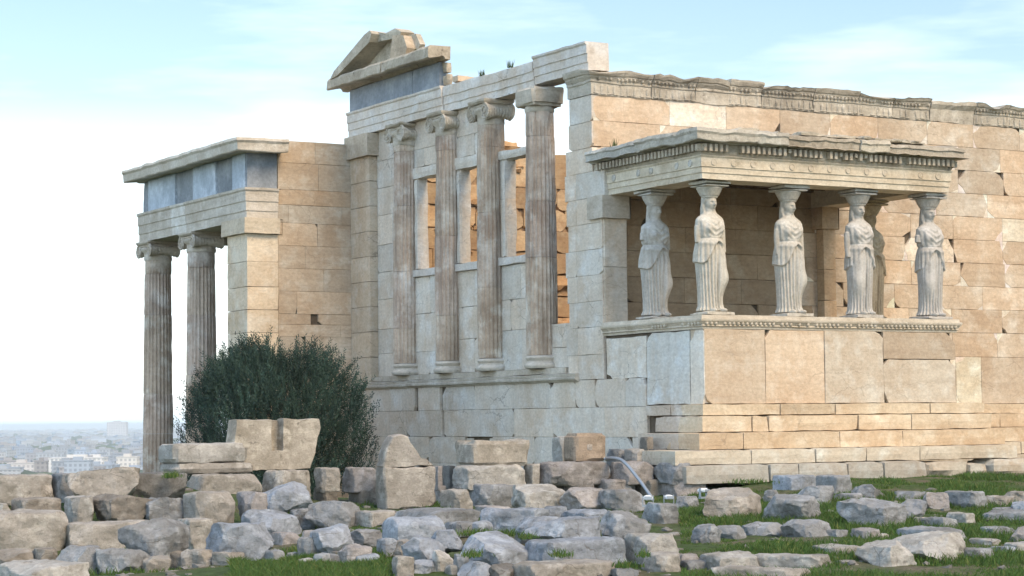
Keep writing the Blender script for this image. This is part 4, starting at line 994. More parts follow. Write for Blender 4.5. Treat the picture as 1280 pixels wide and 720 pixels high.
STONES = [
# --- left dry stone wall, top row
(-14, 595, 67, 624, 31.0, 'b', 'tan', 'flat tan block at the left edge, top row of the dry wall', GA),
(64, 593, 96, 622, 31.2, 'b', 'grey', 'narrow grey block wedged behind the big overhanging slab, top row', GA),
(85, 584, 168, 622, 30.6, 'r', 'tan', 'big rough slab overhanging the top of the left dry wall', GA),
(155, 592, 232, 620, 31.4, 'b', 'dark', 'long dark grey block left of the clipped grass tuft, top row', GA),
# --- second row
(-12, 630, 14, 647, 29.6, 'b', 'tan', 'small tan block cut by the left edge of the photo', GA),
(10, 624, 78, 648, 29.6, 'b', 'brown', 'low brownish block lying on the large pitted left edge block', GA),
(79, 622, 119, 655, 29.4, 'b', 'pale', 'squarish pale block, second row, right of the low brownish block', GA),
(117, 619, 186, 654, 29.5, 'r', 'brown', 'tapered brown stone below the big overhanging slab', GA),
(178, 618, 232, 654, 29.6, 'r', 'grey', 'grey stone with a notched right end, above the long tan block', GA),
(230, 617, 298, 651, 29.4, 'b', 'tan', 'tan block split by a long crack, second row of the left wall', GA),
(294, 616, 334, 646, 29.8, 'b', 'pink', 'pinkish block directly under the blue grey stone', GA),
# --- third row
(-18, 641, 82, 690, 28.2, 'b', 'tan', 'large pitted tan block on the left edge, biggest of its wall', GA),
(80, 654, 192, 688, 28.5, 'b', 'tan', 'long smooth tan block behind the split boulder', GA),
(222, 650, 266, 688, 28.4, 'b', 'tan', 'upright tan block between two grey boulders', GA),
(158, 652, 236, 701, 26.2, 'r', 'grey', 'cracked grey boulder with a peaked top leaning on the left wall', GA),
(250, 656, 340, 699, 26.0, 'r', 'blue', 'long blue grey boulder with a flat front, beside the grass', GA),
# --- fourth row
(-10, 689, 37, 714, 26.4, 'r', 'brown', 'brownish stone in the bottom row at the left edge', GA),
(38, 687, 75, 711, 26.5, 'b', 'brown', 'small dark block, bottom row, under the large pitted block', GA),
(72, 685, 130, 718, 25.8, 'r', 'grey', 'grey rounded stone with cracks in the bottom row of the left wall', GA),
(122, 688, 182, 718, 25.7, 'r', 'grey', 'sloping grey stone below the long smooth tan block', GA),
(180, 697, 211, 716, 25.6, 't', 'tan', 'small stone in the grass under the peaked grey boulder', GA),
(213, 690, 236, 704, 26.2, 't', 'brown', 'small brown stone between the peaked and flat boulders', GA),
(232, 688, 272, 713, 26.0, 't', 'tan', 'jumbled tan stone under the upright tan block', GA),
(270, 691, 300, 707, 25.8, 't', 'tan', 'small stone under the long blue grey boulder', GA),
(-20, 708, 120, 738, 22.5, 's', 'pale', 'pale flat slab cropped by the bottom left corner', GA),
# --- terrace wall below the olive bush
(231, 591, 330, 618, 33.0, 'b', 'tan', 'long pinkish tan block carrying the stepped block', GB),
(326, 586, 392, 616, 33.5, 'b', 'tan', 'honey block carrying the big slotted block', GB),
(389, 583, 426, 609, 34.0, 'b', 'tan', 'plain tan block under the right foot of the olive bush', GB),
(423, 583, 474, 610, 34.2, 'b', 'pink', 'pinkish block left of the upright broken slab, top row', GB),
(390, 607, 424, 634, 34.0, 'b', 'brown', 'brown block left of the square dark hole', GB),
(434, 609, 474, 636, 34.2, 'b', 'brown', 'brown block right of the square dark hole', GB),
(541, 581, 554, 606, 34.9, 'b', 'pink', 'narrow pinkish block right of the upright broken slab', GB),
(552, 580, 570, 606, 35.6, 'b', 'dark', 'dark shaded block set back beside the pitted long block', GB),
(540, 605, 560, 632, 34.9, 'b', 'pink', 'pinkish block at the foot of the upright broken slab', GB),
(566, 580, 660, 606, 34.6, 'b', 'pale', 'pitted pale block under the upper rough block', GB),
(655, 578, 676, 604, 35.0, 'b', 'tan', 'short tan block between the pitted block and the reddish one', GB),
(669, 576, 764, 601, 35.1, 'b', 'pink', 'long reddish block under the square plugged block', GB),
(761, 576, 821, 600, 35.3, 'b', 'pink', 'reddish block behind the bend of the metal rail', GB),
(583, 604, 646, 633, 34.2, 'b', 'grey', 'grey block under the pitted pale block', GB),
(560, 606, 590, 630, 34.6, 'b', 'dark', 'shaded block behind the small cubic stone', GB),
(670, 600, 696, 618, 35.0, 'b', 'tan', 'small tan block above the wedge boulder', GB),
(693, 599, 742, 618, 35.1, 'b', 'pink', 'left of two pinkish blocks in the lower terrace row', GB),
(739, 598, 797, 618, 35.2, 'b', 'pink', 'pinkish lower block left of the metal rail', GB),
(794, 598, 830, 621, 35.3, 'b', 'brown', 'brown block behind the leg of the metal rail', GB),
(826, 597, 882, 624, 35.0, 'b', 'pink', 'wide pinkish block behind the white lamps', GB),
(818, 577, 869, 599, 35.0, 'b', 'grey', 'grey veined block right of the metal rail, upper row', GB),
(779, 560, 808, 578, 35.8, 'b', 'tan', 'tan block on the terrace above the metal rail', GB),
(806, 560, 836, 577, 36.2, 'b', 'dark', 'dark block in the gap left of the lowest pale step', GB),
(800, 545, 816, 561, 36.4, 'b', 'brown', 'small brown block standing on the terrace by the steps', GB),
(758, 560, 782, 577, 36.2, 'b', 'grey', 'grey slab end where the metal rail begins', GB),
(690, 543, 714, 577, 36.6, 'b', 'pale', 'pale block leaning at the left of the square plugged block', GB),
(842, 619, 870, 642, 33.0, 'r', 'grey', 'grey stone right of the white lamps', GB),
# --- loose stones between the wall and the heap
(323, 599, 397, 638, 31.5, 'r', 'blue', 'blue grey stone perched on top, in front of the slotted block', GC),
(294, 636, 369, 669, 29.0, 'r', 'blue', 'blue grey stone with a flat right face under the perched stone', GC),
(364, 635, 391, 658, 30.0, 't', 'grey', 'small grey stone right of the flat faced blue stone', GC),
(391, 625, 442, 660, 29.6, 'r', 'grey', 'rounded grey stone with a chipped top left of the tan slab', GC),
(336, 665, 379, 688, 28.4, 'b', 'pink', 'pinkish low block above the grass', GC),
(377, 670, 400, 695, 27.0, 't', 'grey', 'shaded grey stone beside the bright blue boulder', GC),
(394, 653, 440, 696, 26.0, 'r', 'blue', 'bright blue grey boulder standing at the edge of the grass', GC),
(436, 661, 480, 685, 26.6, 'r', 'grey', 'sloping grey stone right of the bright blue boulder', GC),
(440, 637, 497, 667, 29.5, 'b', 'tan', 'tan flat block between the rounded stone and the slab edge', GC),
(380, 663, 400, 671, 28.0, 't', 'pink', 'thin pink stone above the shaded grey stone', GC),
(428, 681, 460, 708, 24.6, 't', 'pink', 'pinkish stone tilted in the grass left of the heap', GC),
(335, 687, 352, 702, 25.0, 't', 'grey', 'round pebble in the grass near the long boulder', GC),
(392, 691, 410, 709, 24.4, 't', 'grey', 'grey pebble in front of the bright blue boulder', GC),
(409, 692, 427, 705, 24.8, 't', 'grey', 'grey pebble right of the bright blue boulder', GC),
(446, 692, 472, 708, 24.3, 't', 'blue', 'pale blue pebble leaning on the left end of the heap', GC),
(376, 698, 392, 706, 24.2, 't', 'pale', 'flat pale chip in the grass', GC),
(359, 690, 369, 697, 25.2, 't', 'pale', 'tiny pale chip left of the grey pebbles', GC),
(341, 699, 355, 706, 24.4, 't', 'pale', 'tiny pale chip below the round pebble', GC),
# --- flat slabs on top of the heap
(492, 636, 600, 655, 28.0, 's', 'grey', 'broad flat slab at the back of the heap top', GC),
(476, 647, 562, 678, 25.6, 's', 'blue', 'big slab on the left end of the heap, sloping to the left', GC),
(594, 632, 645, 646, 29.5, 's', 'pink', 'pinkish flat slab at the very back of the heap', GC),
(606, 634, 682, 664, 26.8, 's', 'blue', 'flat blue slab beside the green patch on the heap', GC),
(700, 636, 760, 656, 27.0, 's', 'blue', 'flat slab under the grass strip near the round end block', GC),
(645, 644, 690, 672, 25.4, 'r', 'blue', 'rounded stone left of the sloping top block', GC),
(667, 646, 760, 675, 24.9, 'r', 'blue', 'wedge shaped block sloping right, on top of the long front block', GC),
(755, 637, 808, 673, 25.6, 'r', 'grey', 'big rounded block at the right end of the heap top', GC),
(682, 632, 706, 646, 27.4, 't', 'blue', 'small stone perched at the middle of the heap top', GC),
(588, 651, 612, 662, 26.5, 't', 'blue', 'little flat stone by the green patch on the heap', GC),
(560, 652, 592, 664, 26.5, 't', 'grey', 'flat grey stone left of the green patch', GC),
(804, 627, 846, 661, 28.6, 'b', 'grey', 'cubic grey block below the white lamps', GC),
# --- front of the heap
(489, 675, 514, 697, 24.2, 't', 'tan', 'yellowish stone under the big sloping slab', GC),
(510, 665, 548, 703, 23.8, 'r', 'blue', 'tall blue stone in the heap front, left part', GC),
(541, 661, 576, 685, 24.0, 'r', 'blue', 'darker blue stone wedged under the broad slab', GC),
(567, 665, 664, 703, 23.6, 'r', 'blue', 'long jagged blue stone in the middle of the heap front', GC),
(656, 672, 780, 711, 23.7, 'b', 'blue', 'longest front block of the heap with an angular face', GC),
(778, 666, 846, 699, 23.9, 'b', 'pale', 'pale block at the right end of the heap front', GC),
(541, 687, 569, 713, 23.4, 'r', 'pale', 'pale angular stone low in the heap front', GC),
(492, 694, 516, 719, 23.6, 't', 'tan', 'tan stone low at the left end of the heap', GC),
(513, 699, 546, 722, 23.3, 'r', 'blue', 'blue stone at the foot of the tall blue stone', GC),
(568, 691, 588, 724, 23.2, 'r', 'grey', 'narrow upright grey stone in the heap front', GC),
(577, 699, 613, 726, 22.9, 'r', 'blue', 'blue stone at the bottom edge, left of the dark one', GC),
(608, 701, 644, 728, 22.9, 'r', 'dark', 'dark stone at the bottom edge of the heap', GC),
(640, 702, 766, 728, 22.9, 'b', 'tan', 'long tan block along the bottom edge under the longest block', GC),
(800, 690, 852, 720, 23.4, 'b', 'tan', 'tan block at the lower right foot of the heap', GC),
(766, 708, 800, 728, 23.0, 'r', 'grey', 'grey stone at the bottom edge left of the tan foot block', GC),
(474, 672, 492, 690, 24.6, 't', 'blue', 'small blue stone at the left tip of the heap', GC),
(558, 706, 572, 718, 23.0, 't', 'pale', 'little pale chip in the heap foot', GC),
# --- boulders below the terrace wall
(640, 604, 702, 636, 33.0, 'r', 'pale', 'pale wedge boulder lying before the lower terrace row', GC),
(705, 608, 758, 635, 32.5, 'r', 'pink', 'pinkish boulder left of the round grey boulder', GC),
(750, 611, 804, 638, 32.3, 'r', 'grey', 'round grey boulder left of the metal rail foot', GC),
(551, 611, 590, 636, 33.2, 'b', 'tan', 'small cubic tan stone with a chipped top, by the upright slab', GC),
# --- right field
(866, 609, 959, 648, 31.5, 'r', 'tan', 'big rough pitted boulder right of the white lamps', GD),
(949, 616, 1029, 652, 30.6, 'r', 'grey', 'grey slab boulder sloping down to the right', GD),
(966, 593, 1026, 613, 33.5, 'b', 'blue', 'long blue grey block end nearest the steps', GD),
(1018, 593, 1067, 618, 33.3, 'b', 'grey', 'squared grey block right of the long blue block', GD),
(994, 606, 1043, 633, 32.2, 'r', 'grey', 'rounded grey block below the long blue block', GD),
(868, 655, 900, 679, 28.0, 'r', 'grey', 'pitted grey stone under the big rough boulder', GD),
(892, 656, 930, 673, 28.3, 'r', 'grey', 'hollowed stone right of the pitted grey stone', GD),
(930, 653, 979, 670, 28.2, 'r', 'grey', 'low rounded grey stone alone in the grass', GD),
(983, 649, 1032, 672, 28.2, 'r', 'grey', 'flat topped grey stone in the grass, right of the low one', GD),
(846, 691, 873, 707, 24.4, 't', 'pink', 'pinkish flat stone right of the heap foot', GD),
(871, 691, 950, 713, 24.0, 's', 'pale', 'spotted pale slab flush in the grass, left one', GD),
(944, 694, 1035, 712, 24.4, 's', 'pale', 'spotted pale slab in the grass, right of its twin', GD),
(892, 711, 1012, 727, 22.8, 's', 'tan', 'long tan slab at the bottom edge of the grass', GD),
(1015, 682, 1077, 695, 25.4, 's', 'pale', 'thin pale slab with a rim, left of the log shaped stone', GD),
(1064, 605, 1100, 625, 32.5, 'r', 'grey', 'grey stone lying behind the largest boulder', GD),
(1046, 616, 1074, 627, 31.8, 't', 'grey', 'small stone left of the largest boulder', GD),
(1057, 621, 1130, 660, 29.3, 'r', 'grey', 'largest smooth grey boulder of the right field', GD),
(1117, 622, 1156, 651, 29.8, 'r', 'grey', 'grey boulder leaning against the largest one', GD),
(1114, 614, 1154, 627, 31.2, 'r', 'grey', 'low grey stone behind the leaning boulder', GD),
(1153, 614, 1185, 638, 31.2, 'r', 'pink', 'rounded pinkish boulder with a red left side', GD),
(1183, 613, 1231, 636, 31.5, 'b', 'grey', 'flat topped grey block alone on the slope', GD),
(1234, 619, 1263, 634, 31.6, 't', 'tan', 'small tan stone right of the flat topped block', GD),
(1261, 614, 1294, 630, 31.6, 'r', 'tan', 'tan stone at the right edge of the photo', GD),
(1266, 626, 1296, 642, 30.4, 'r', 'blue', 'blue stone at the right edge below the tan one', GD),
(1230, 638, 1296, 654, 29.2, 's', 'grey', 'long low slab running out of the right edge', GD),
(1158, 646, 1197, 662, 28.6, 't', 'grey', 'low grey stone right of the leaning boulder', GD),
(1184, 641, 1217, 653, 29.4, 's', 'pale', 'thin pale slab on the slope above the low grey stone', GD),
(1062, 660, 1098, 674, 27.4, 's', 'pink', 'pinkish slab just under the largest boulder', GD),
(1122, 660, 1204, 676, 26.8, 's', 'grey', 'flat grey slab behind the log shaped stone', GD),
(1069, 674, 1140, 708, 24.5, 'r', 'pale', 'left half of the log shaped stone in the grass', GD),
(1120, 665, 1205, 702, 24.8, 'r', 'pale', 'upper half of the log shaped stone, pitted and cracked', GD),
(1203, 685, 1238, 699, 25.0, 't', 'grey', 'grey stone right of the log shaped stone', GD),
(1215, 673, 1250, 682, 26.2, 's', 'pale', 'narrow pale slab in the grass near the right edge', GD),
(1229, 659, 1266, 671, 27.2, 's', 'grey', 'flat grey slab in a green patch near the right edge', GD),
(1264, 656, 1296, 681, 26.4, 'r', 'pink', 'pinkish boulder cut by the right edge', GD),
(1259, 678, 1298, 689, 25.4, 's', 'pale', 'pale slab at the right edge below the pinkish boulder', GD),
(1242, 683, 1266, 693, 25.4, 't', 'blue', 'small blue stone left of the pale edge slab', GD),
(1026, 662, 1058, 672, 27.0, 's', 'grey', 'small flat stone left of the pinkish slab', GD),
(1084, 667, 1108, 674, 26.8, 't', 'pale', 'little pale chip below the pinkish slab', GD),
(1243, 634, 1268, 641, 30.2, 's', 'grey', 'thin stone above the long low slab', GD),
(1145, 646, 1158, 656, 28.9, 't', 'tan', 'small tan chip at the foot of the leaning boulder', GD),
(958, 612, 972, 626, 32.0, 't', 'grey', 'small stone between the two big boulders', GD),
(846, 700, 892, 712, 24.6, 's', 'grey', 'grey flat slab half sunk beside the spotted slab', GD),
]
def ground_D(u, v):
    D = 21.0
    while D < 40:
        p = at(u, v, D)
        if p.z < float(tz(p.x, p.y)[0]): return D
        D += .1
    return 36.0
for s in STONES:
    s = list(s)
    if s[8] == GD or (s[8] == GC and s[5] == 't' and s[3] > 690): s[4] = ground_D((s[0]+s[2])/2, s[3])
    place(*s[:8], group=s[8])
# a scatter of chips too many to tell apart
mb = MB(); rd = random.Random(12)
for i in range(420):
    u = rd.uniform(-30, 1310); D = rd.uniform(22.5, 34) if u > 840 else rd.choice((rd.uniform(22.5, 26), rd.uniform(27, 34)))
    p = at(u, 600, D); z = float(tz(p.x, p.y)[0]); s_ = rd.uniform(.03, .10)
    k = rd.uniform(.6, 1.0); mb.tint = (k, k*.95, k*.88); st = len(mb.v)
    mb.rbox(p.x-s_, p.x+s_*rd.uniform(.5, 1.3), p.y-s_, p.y+s_, z-.02, z+s_*rd.uniform(.25, .6), step=s_*.9, wear=s_*.5, amp=s_*.3, seed=i)
o = mb.build('stone_chips', M['rock'], None, smooth=40); tag(o, 'small stone chips strewn over the slope', 'chips', None, 'stuff')

# carved fragments with a shape of their own
def frame_at(u, v, D):
    return at(u, v, D)
def local_build(mb, name, loc, label, cat, yaw=0, group=None):
    o = mb.build(name, M['rock'], None, smooth=26); o.location = loc; o.rotation_euler = (0, 0, yaw); tag(o, label, cat, group); return o
# stepped block left of the slotted block
k = 33.3/FPX
mb = MB(); mb.tint = TINT['pale']; mb.rbox(-.66, .58, -.32, .42, .17, .47, wear=.05, amp=.02, step=.07, seed=1)
mb.tint = TINT['tan']; mb.rbox(-.64, .66, -.38, .42, .0, .168, wear=.04, amp=.02, step=.07, seed=2)
local_build(mb, 'stone_block', at(258, 592, 33.7), 'carved two step block, left of the slotted block by the olive bush', 'stone block', 0, GB)
# big block with a vertical slot, top wider than its foot
def prism(poly, y0, y1, jit=.02, seed=0, ch=.93):
    rr = random.Random(seed); n = len(poly); pp = []
    for i in range(n):
        a, c = poly[i], poly[(i+1) % n]
        L_ = math.hypot(c[0]-a[0], c[1]-a[1]); m = max(1, int(L_/.08))
        for j in range(m): pp.append((a[0]+(c[0]-a[0])*j/m+rr.uniform(-jit, jit), a[1]+(c[1]-a[1])*j/m+rr.uniform(-jit, jit)))
    n = len(pp); rings = []
    cx = sum(p[0] for p in pp)/n; cz = sum(p[1] for p in pp)/n
    for (y, s_) in ((y0, ch), (y0+.03, .99), ((y0+y1)/2, 1.0), (y1-.03, .99), (y1, ch)):
        rings.append([(cx+(p[0]-cx)*s_, y, cz+(p[1]-cz)*s_) for p in pp])
    mb.rings(rings)
def SLOTTED():
    prism([(-.70, 0), (.58, 0), (.66, .25), (.78, .66), (.76, .80), (.11, .81), (.10, .30), (-.10, .30), (-.11, .80), (-.70, .80), (-.73, .4)], -.20, .02, .006, 1, .985)
    prism([(-.69, 0), (.57, 0), (.65, .25), (.77, .66), (.75, .79), (-.69, .79), (-.72, .4)], .0, .2, .006, 2, .97)
mb = MB(); mb.tint = (1.34, 1.20, 1.0)
def wedge(x0a, x1a, x0b, x1b, y0, y1, z0, z1):
    st = len(mb.v); mb.rbox(0, 1, y0, y1, z0, z1, step=.07, wear=.035, amp=.012)
    for i in range(st, len(mb.v)):
        x, y, z = mb.v[i]; t = (z-z0)/(z1-z0); a = x0a+(x0b-x0a)*t; c = x1a+(x1b-x1a)*t
        mb.v[i] = (a+(c-a)*x, y, z)
SLOTTED()
mb.rough(.022, 2.6, 2)
local_build(mb, 'stone_block', at(340, 587, 34.2), 'large honey block with a vertical slot in its face, before the bush', 'stone block', 0, GB)
# upright broken slab
mb = MB(); mb.tint = (1.12, 1.02, .90)
def prism(poly, y0, y1, jit=.02, seed=0):
    rr = random.Random(seed); n = len(poly); pp = []
    for i in range(n):
        a, c = poly[i], poly[(i+1) % n]
        L_ = math.hypot(c[0]-a[0], c[1]-a[1]); m = max(1, int(L_/.08))
        for j in range(m): pp.append((a[0]+(c[0]-a[0])*j/m+rr.uniform(-jit, jit), a[1]+(c[1]-a[1])*j/m+rr.uniform(-jit, jit)))
    n = len(pp); rings = []
    cx = sum(p[0] for p in pp)/n; cz = sum(p[1] for p in pp)/n
    for (y, s_) in ((y0, .93), (y0+.03, .99), ((y0+y1)/2, 1.0), (y1-.03, .99), (y1, .93)):
        rings.append([(cx+(p[0]-cx)*s_, y, cz+(p[1]-cz)*s_) for p in pp])
    mb.rings(rings)
prism([(-.40, 0), (.38, .02), (.44, .12), (.40, .3), (.43, .655), (-.42, .665), (-.43, .3)], -.22, .22, .012, 3)
prism([(-.42, .672), (.42, .662), (.30, .76), (.20, .80), (.14, .92), (.0, 1.12), (-.10, 1.17), (-.26, 1.13), (-.36, .95)], -.20, .21, .012, 4)
mb.rough(.035, 2.6, 5)
local_build(mb, 'stone_block', at(507, 636, 33.6), 'upright slab with a broken peaked top and a level crack', 'broken slab', R(-8), GB)
# upper rough block and the square plugged block
mb = MB(); mb.tint = (1.24, 1.12, .95); mb.rbox(-.50, .50, -.36, .36, 0, .41, wear=.06, amp=.035, step=.06, seed=4)
local_build(mb, 'stone_block', at(615, 582, 35.2), 'rough pale block lying on the pitted block, under the small opening', 'stone block', R(-4), GB)
mb = MB(); mb.tint = (1.12, .88, .66); mb.rbox(-.29, .29, -.25, .25, 0, .47, wear=.05, amp=.012, step=.06, seed=5)
ob = local_build(mb, 'stone_block', at(731, 577, 35.8), 'square tan block with a small square plug in its face', 'stone block', R(-6), GB)
mb = MB(); mb.tint = (1.25, 1.1, .95); mb.rbox(-.09, .03, -.275, -.2, .18, .30, wear=.015, amp=.004, step=.05); mb.build('plug', M['rock'], ob)
# ------------------------------------------------------------------ metal rail and small white lamps
mt, N, L, b = mat_new('galvanised_metal'); b.inputs['Base Color'].default_value = (.36, .40, .44, 1); b.inputs['Metallic'].default_value = .6; b.inputs['Roughness'].default_value = .45
nn = N.new('ShaderNodeTexNoise'); nn.inputs['Scale'].default_value = 14; rp = N.new('ShaderNodeMapRange'); rp.inputs['To Min'].default_value = .35; rp.inputs['To Max'].default_value = .6
L.new(nn.outputs['Fac'], rp.inputs['Value']); L.new(rp.outputs[0], b.inputs['Roughness'])
M['metal'] = mt
mt, N, L, b = mat_new('white_paint'); b.inputs['Base Color'].default_value = (.78, .78, .77, 1); b.inputs['Roughness'].default_value = .5
nn = N.new('ShaderNodeTexNoise'); nn.inputs['Scale'].default_value = 9; rp = N.new('ShaderNodeValToRGB'); rp.color_ramp.elements[0].color = (.66, .66, .64, 1); rp.color_ramp.elements[1].color = (.82, .82, .81, 1)
L.new(nn.outputs['Fac'], rp.inputs['Fac']); L.new(rp.outputs[0], b.inputs['Base Color'])
M['white'] = mt
rail = empty('metal_handrail', at(815, 622, 33.6), 'bent grey metal rail running down over the terrace wall', 'handrail')
for k in range(2):
    P_ = [at(757, 573, 35.6), at(766, 572.5, 35.2), at(775, 574, 34.9), at(782, 579, 34.6), (at(790, 588, 34.4)), at(803, 605, 34.0), at(816, 624, 33.6)]
    off = Vector((.07*k, .10*k, -.015*k)); mb = MB()
    pts_ = [Vector(p)+off-rail.location for p in P_]
    sm = []
    for i in range(len(pts_)-1):
        p0, p1, p2, p3 = pts_[max(i-1, 0)], pts_[i], pts_[i+1], pts_[min(i+2, len(pts_)-1)]
        for j in range(5):
            t = j/5; sm.append(.5*((2*p1)+(p2-p0)*t+(2*p0-5*p1+4*p2-p3)*t*t+(3*p1-p0-3*p2+p3)*t**3))
    sm.append(pts_[-1]); mb.tube(sm, .026, 12); mb.build('pipe', M['metal'], rail, smooth=60)
mb = MB()
for f in (.15, .95):
    p = pts_[0].lerp(pts_[-1], 0) if f < .5 else pts_[-1]
    mb.tube([p-Vector((.10, .13, -.015)), p+Vector((.03, .04, 0))], .02, 8)
mb.build('bracket', M['metal'], rail, smooth=60)
def lamp(u, v, D, wpx, yaw, label):
    w_ = wpx*D/FPX; base = at(u, v, D); base.z -= .03
    r = empty('floodlight', base, label, 'lamp', 'white lamps on the ground before the steps'); r.rotation_euler = (0, 0, yaw)
    mb = MB(); mb.rbox(-w_/2, w_/2, -.09, .09, .07, .07+w_*.55, wear=.012, amp=.001, step=.04); mb.build('housing', M['white'], r)
    mb = MB(); mb.box(-w_/2+.015, w_/2-.015, -.094, -.088, .085, .055+w_*.55); mb.build('lens', M['metal'], r)
    mb = MB(); mb.box(-w_/2-.012, -w_/2-.004, -.02, .02, .0, .14); mb.box(w_/2+.004, w_/2+.012, -.02, .02, .0, .14); mb.box(-w_/2-.012, w_/2+.012, -.03, .03, -.02, .006); mb.build('bracket', M['metal'], r)
lamp(810, 629, 30.8, 12, R(-30), 'left white box lamp at the foot of the metal rail')
lamp(836, 628, 30.9, 11, R(-20), 'middle white box lamp beside the right grey stone')
lamp(879, 619, 32.6, 10, R(10), 'right white box lamp behind the big rough boulder')

# ------------------------------------------------------------------ olive bush
def olive(base, W, Hh, label):
    root = empty('olive_bush', base, label, 'bush'); rd = np.random.RandomState(3)
    V_ = []; F_ = []; Tn = []
    wood = MB()
    nsh = 6600
    for s_ in range(nsh):
        # shoots start on an inner shell and grow up and outwards
        a = rd.uniform(0, 2*np.pi); r = np.sqrt(rd.uniform(0, 1)); zf = rd.uniform(0, 1)**1.05
        prof = np.interp(zf, [0, .2, .5, .75, .9, 1], [.88, 1, 1, .93, .76, .46])
        lob = 1+.16*np.sin(3*a+1.0+zf*2)+.10*np.sin(5*a+2.2-zf*3)
        q = np.array([np.cos(a)*W/2*r*prof*lob*.90, np.sin(a)*W/2*r*prof*lob*.90, .05+zf*Hh*.90*(1-.16*r*r)])
        if noise.noise(Vector(q*1.15)+Vector((3, 1, 0))) < -.36: continue
        d = np.array([np.cos(a)*.42*r, np.sin(a)*.42*r, 1.0])+rd.normal(0, .20, 3); d /= np.linalg.norm(d)
        ln = rd.uniform(.22, .50)*(1.12 if zf > .5 else .9); nl = int(ln*62)
        bend = rd.normal(0, .12, 3)
        shade = rd.uniform(.75, 1.25)*(1+.8*noise.noise(Vector(q*1.6)+Vector((9, 2, 1)))); hue = rd.uniform(-.06, .06)
        t = np.linspace(0, 1, nl)[:, None]; pts_ = q+d*ln*t+bend*t*t*ln
        ang = rd.uniform(0, 6.28)+np.arange(nl)*2.4
        e1 = np.cross(d, [0.3, .2, .9]); e1 /= np.linalg.norm(e1); e2 = np.cross(d, e1)
        for i in range(nl):
            o_ = np.cos(ang[i])*e1+np.sin(ang[i])*e2; k = .05+.035*rd.rand()
            ld = o_*.75+d*.85+rd.normal(0, .15, 3); ld /= np.linalg.norm(ld); sw = np.cross(ld, rd.normal(0, 1, 3)); sw /= np.linalg.norm(sw)+1e-6
            p = pts_[i]; b0 = len(V_); wd = .0095
            V_ += [p, p+ld*k*.5+sw*wd, p+ld*k, p+ld*k*.5-sw*wd]; F_.append((b0, b0+1, b0+2, b0+3))
            g = shade*rd.uniform(.8, 1.2); Tn.append((g*(1+hue), g, g*(1-hue)))

    mb = MB(); mb.v = [tuple(v) for v in V_]; mb.f = F_; mb.t = Tn
    mb.build('crown', M['olive'], root)
    rr = random.Random(4)
    for k in range(12):
        a = rr.uniform(0, 6.28); q = [Vector((rr.uniform(-.15, .15), rr.uniform(-.15, .15), -.4)), Vector((math.cos(a)*.35, math.sin(a)*.35, Hh*.25)), Vector((math.cos(a)*W*.22, math.sin(a)*W*.22, Hh*.5)), Vector((math.cos(a)*W*.3, math.sin(a)*W*.3, Hh*rr.uniform(.5, .66)))]
        wood.tube(q, [.06, .045, .03, .01], 7)
    wood.build('trunk', M['bark'], root, smooth=60)
ob_ = at(341, 583, 43.0); ob_.z = -1.35
olive(ob_, 4.0, 3.40, 'dense dark green olive bush in front of the north wing')

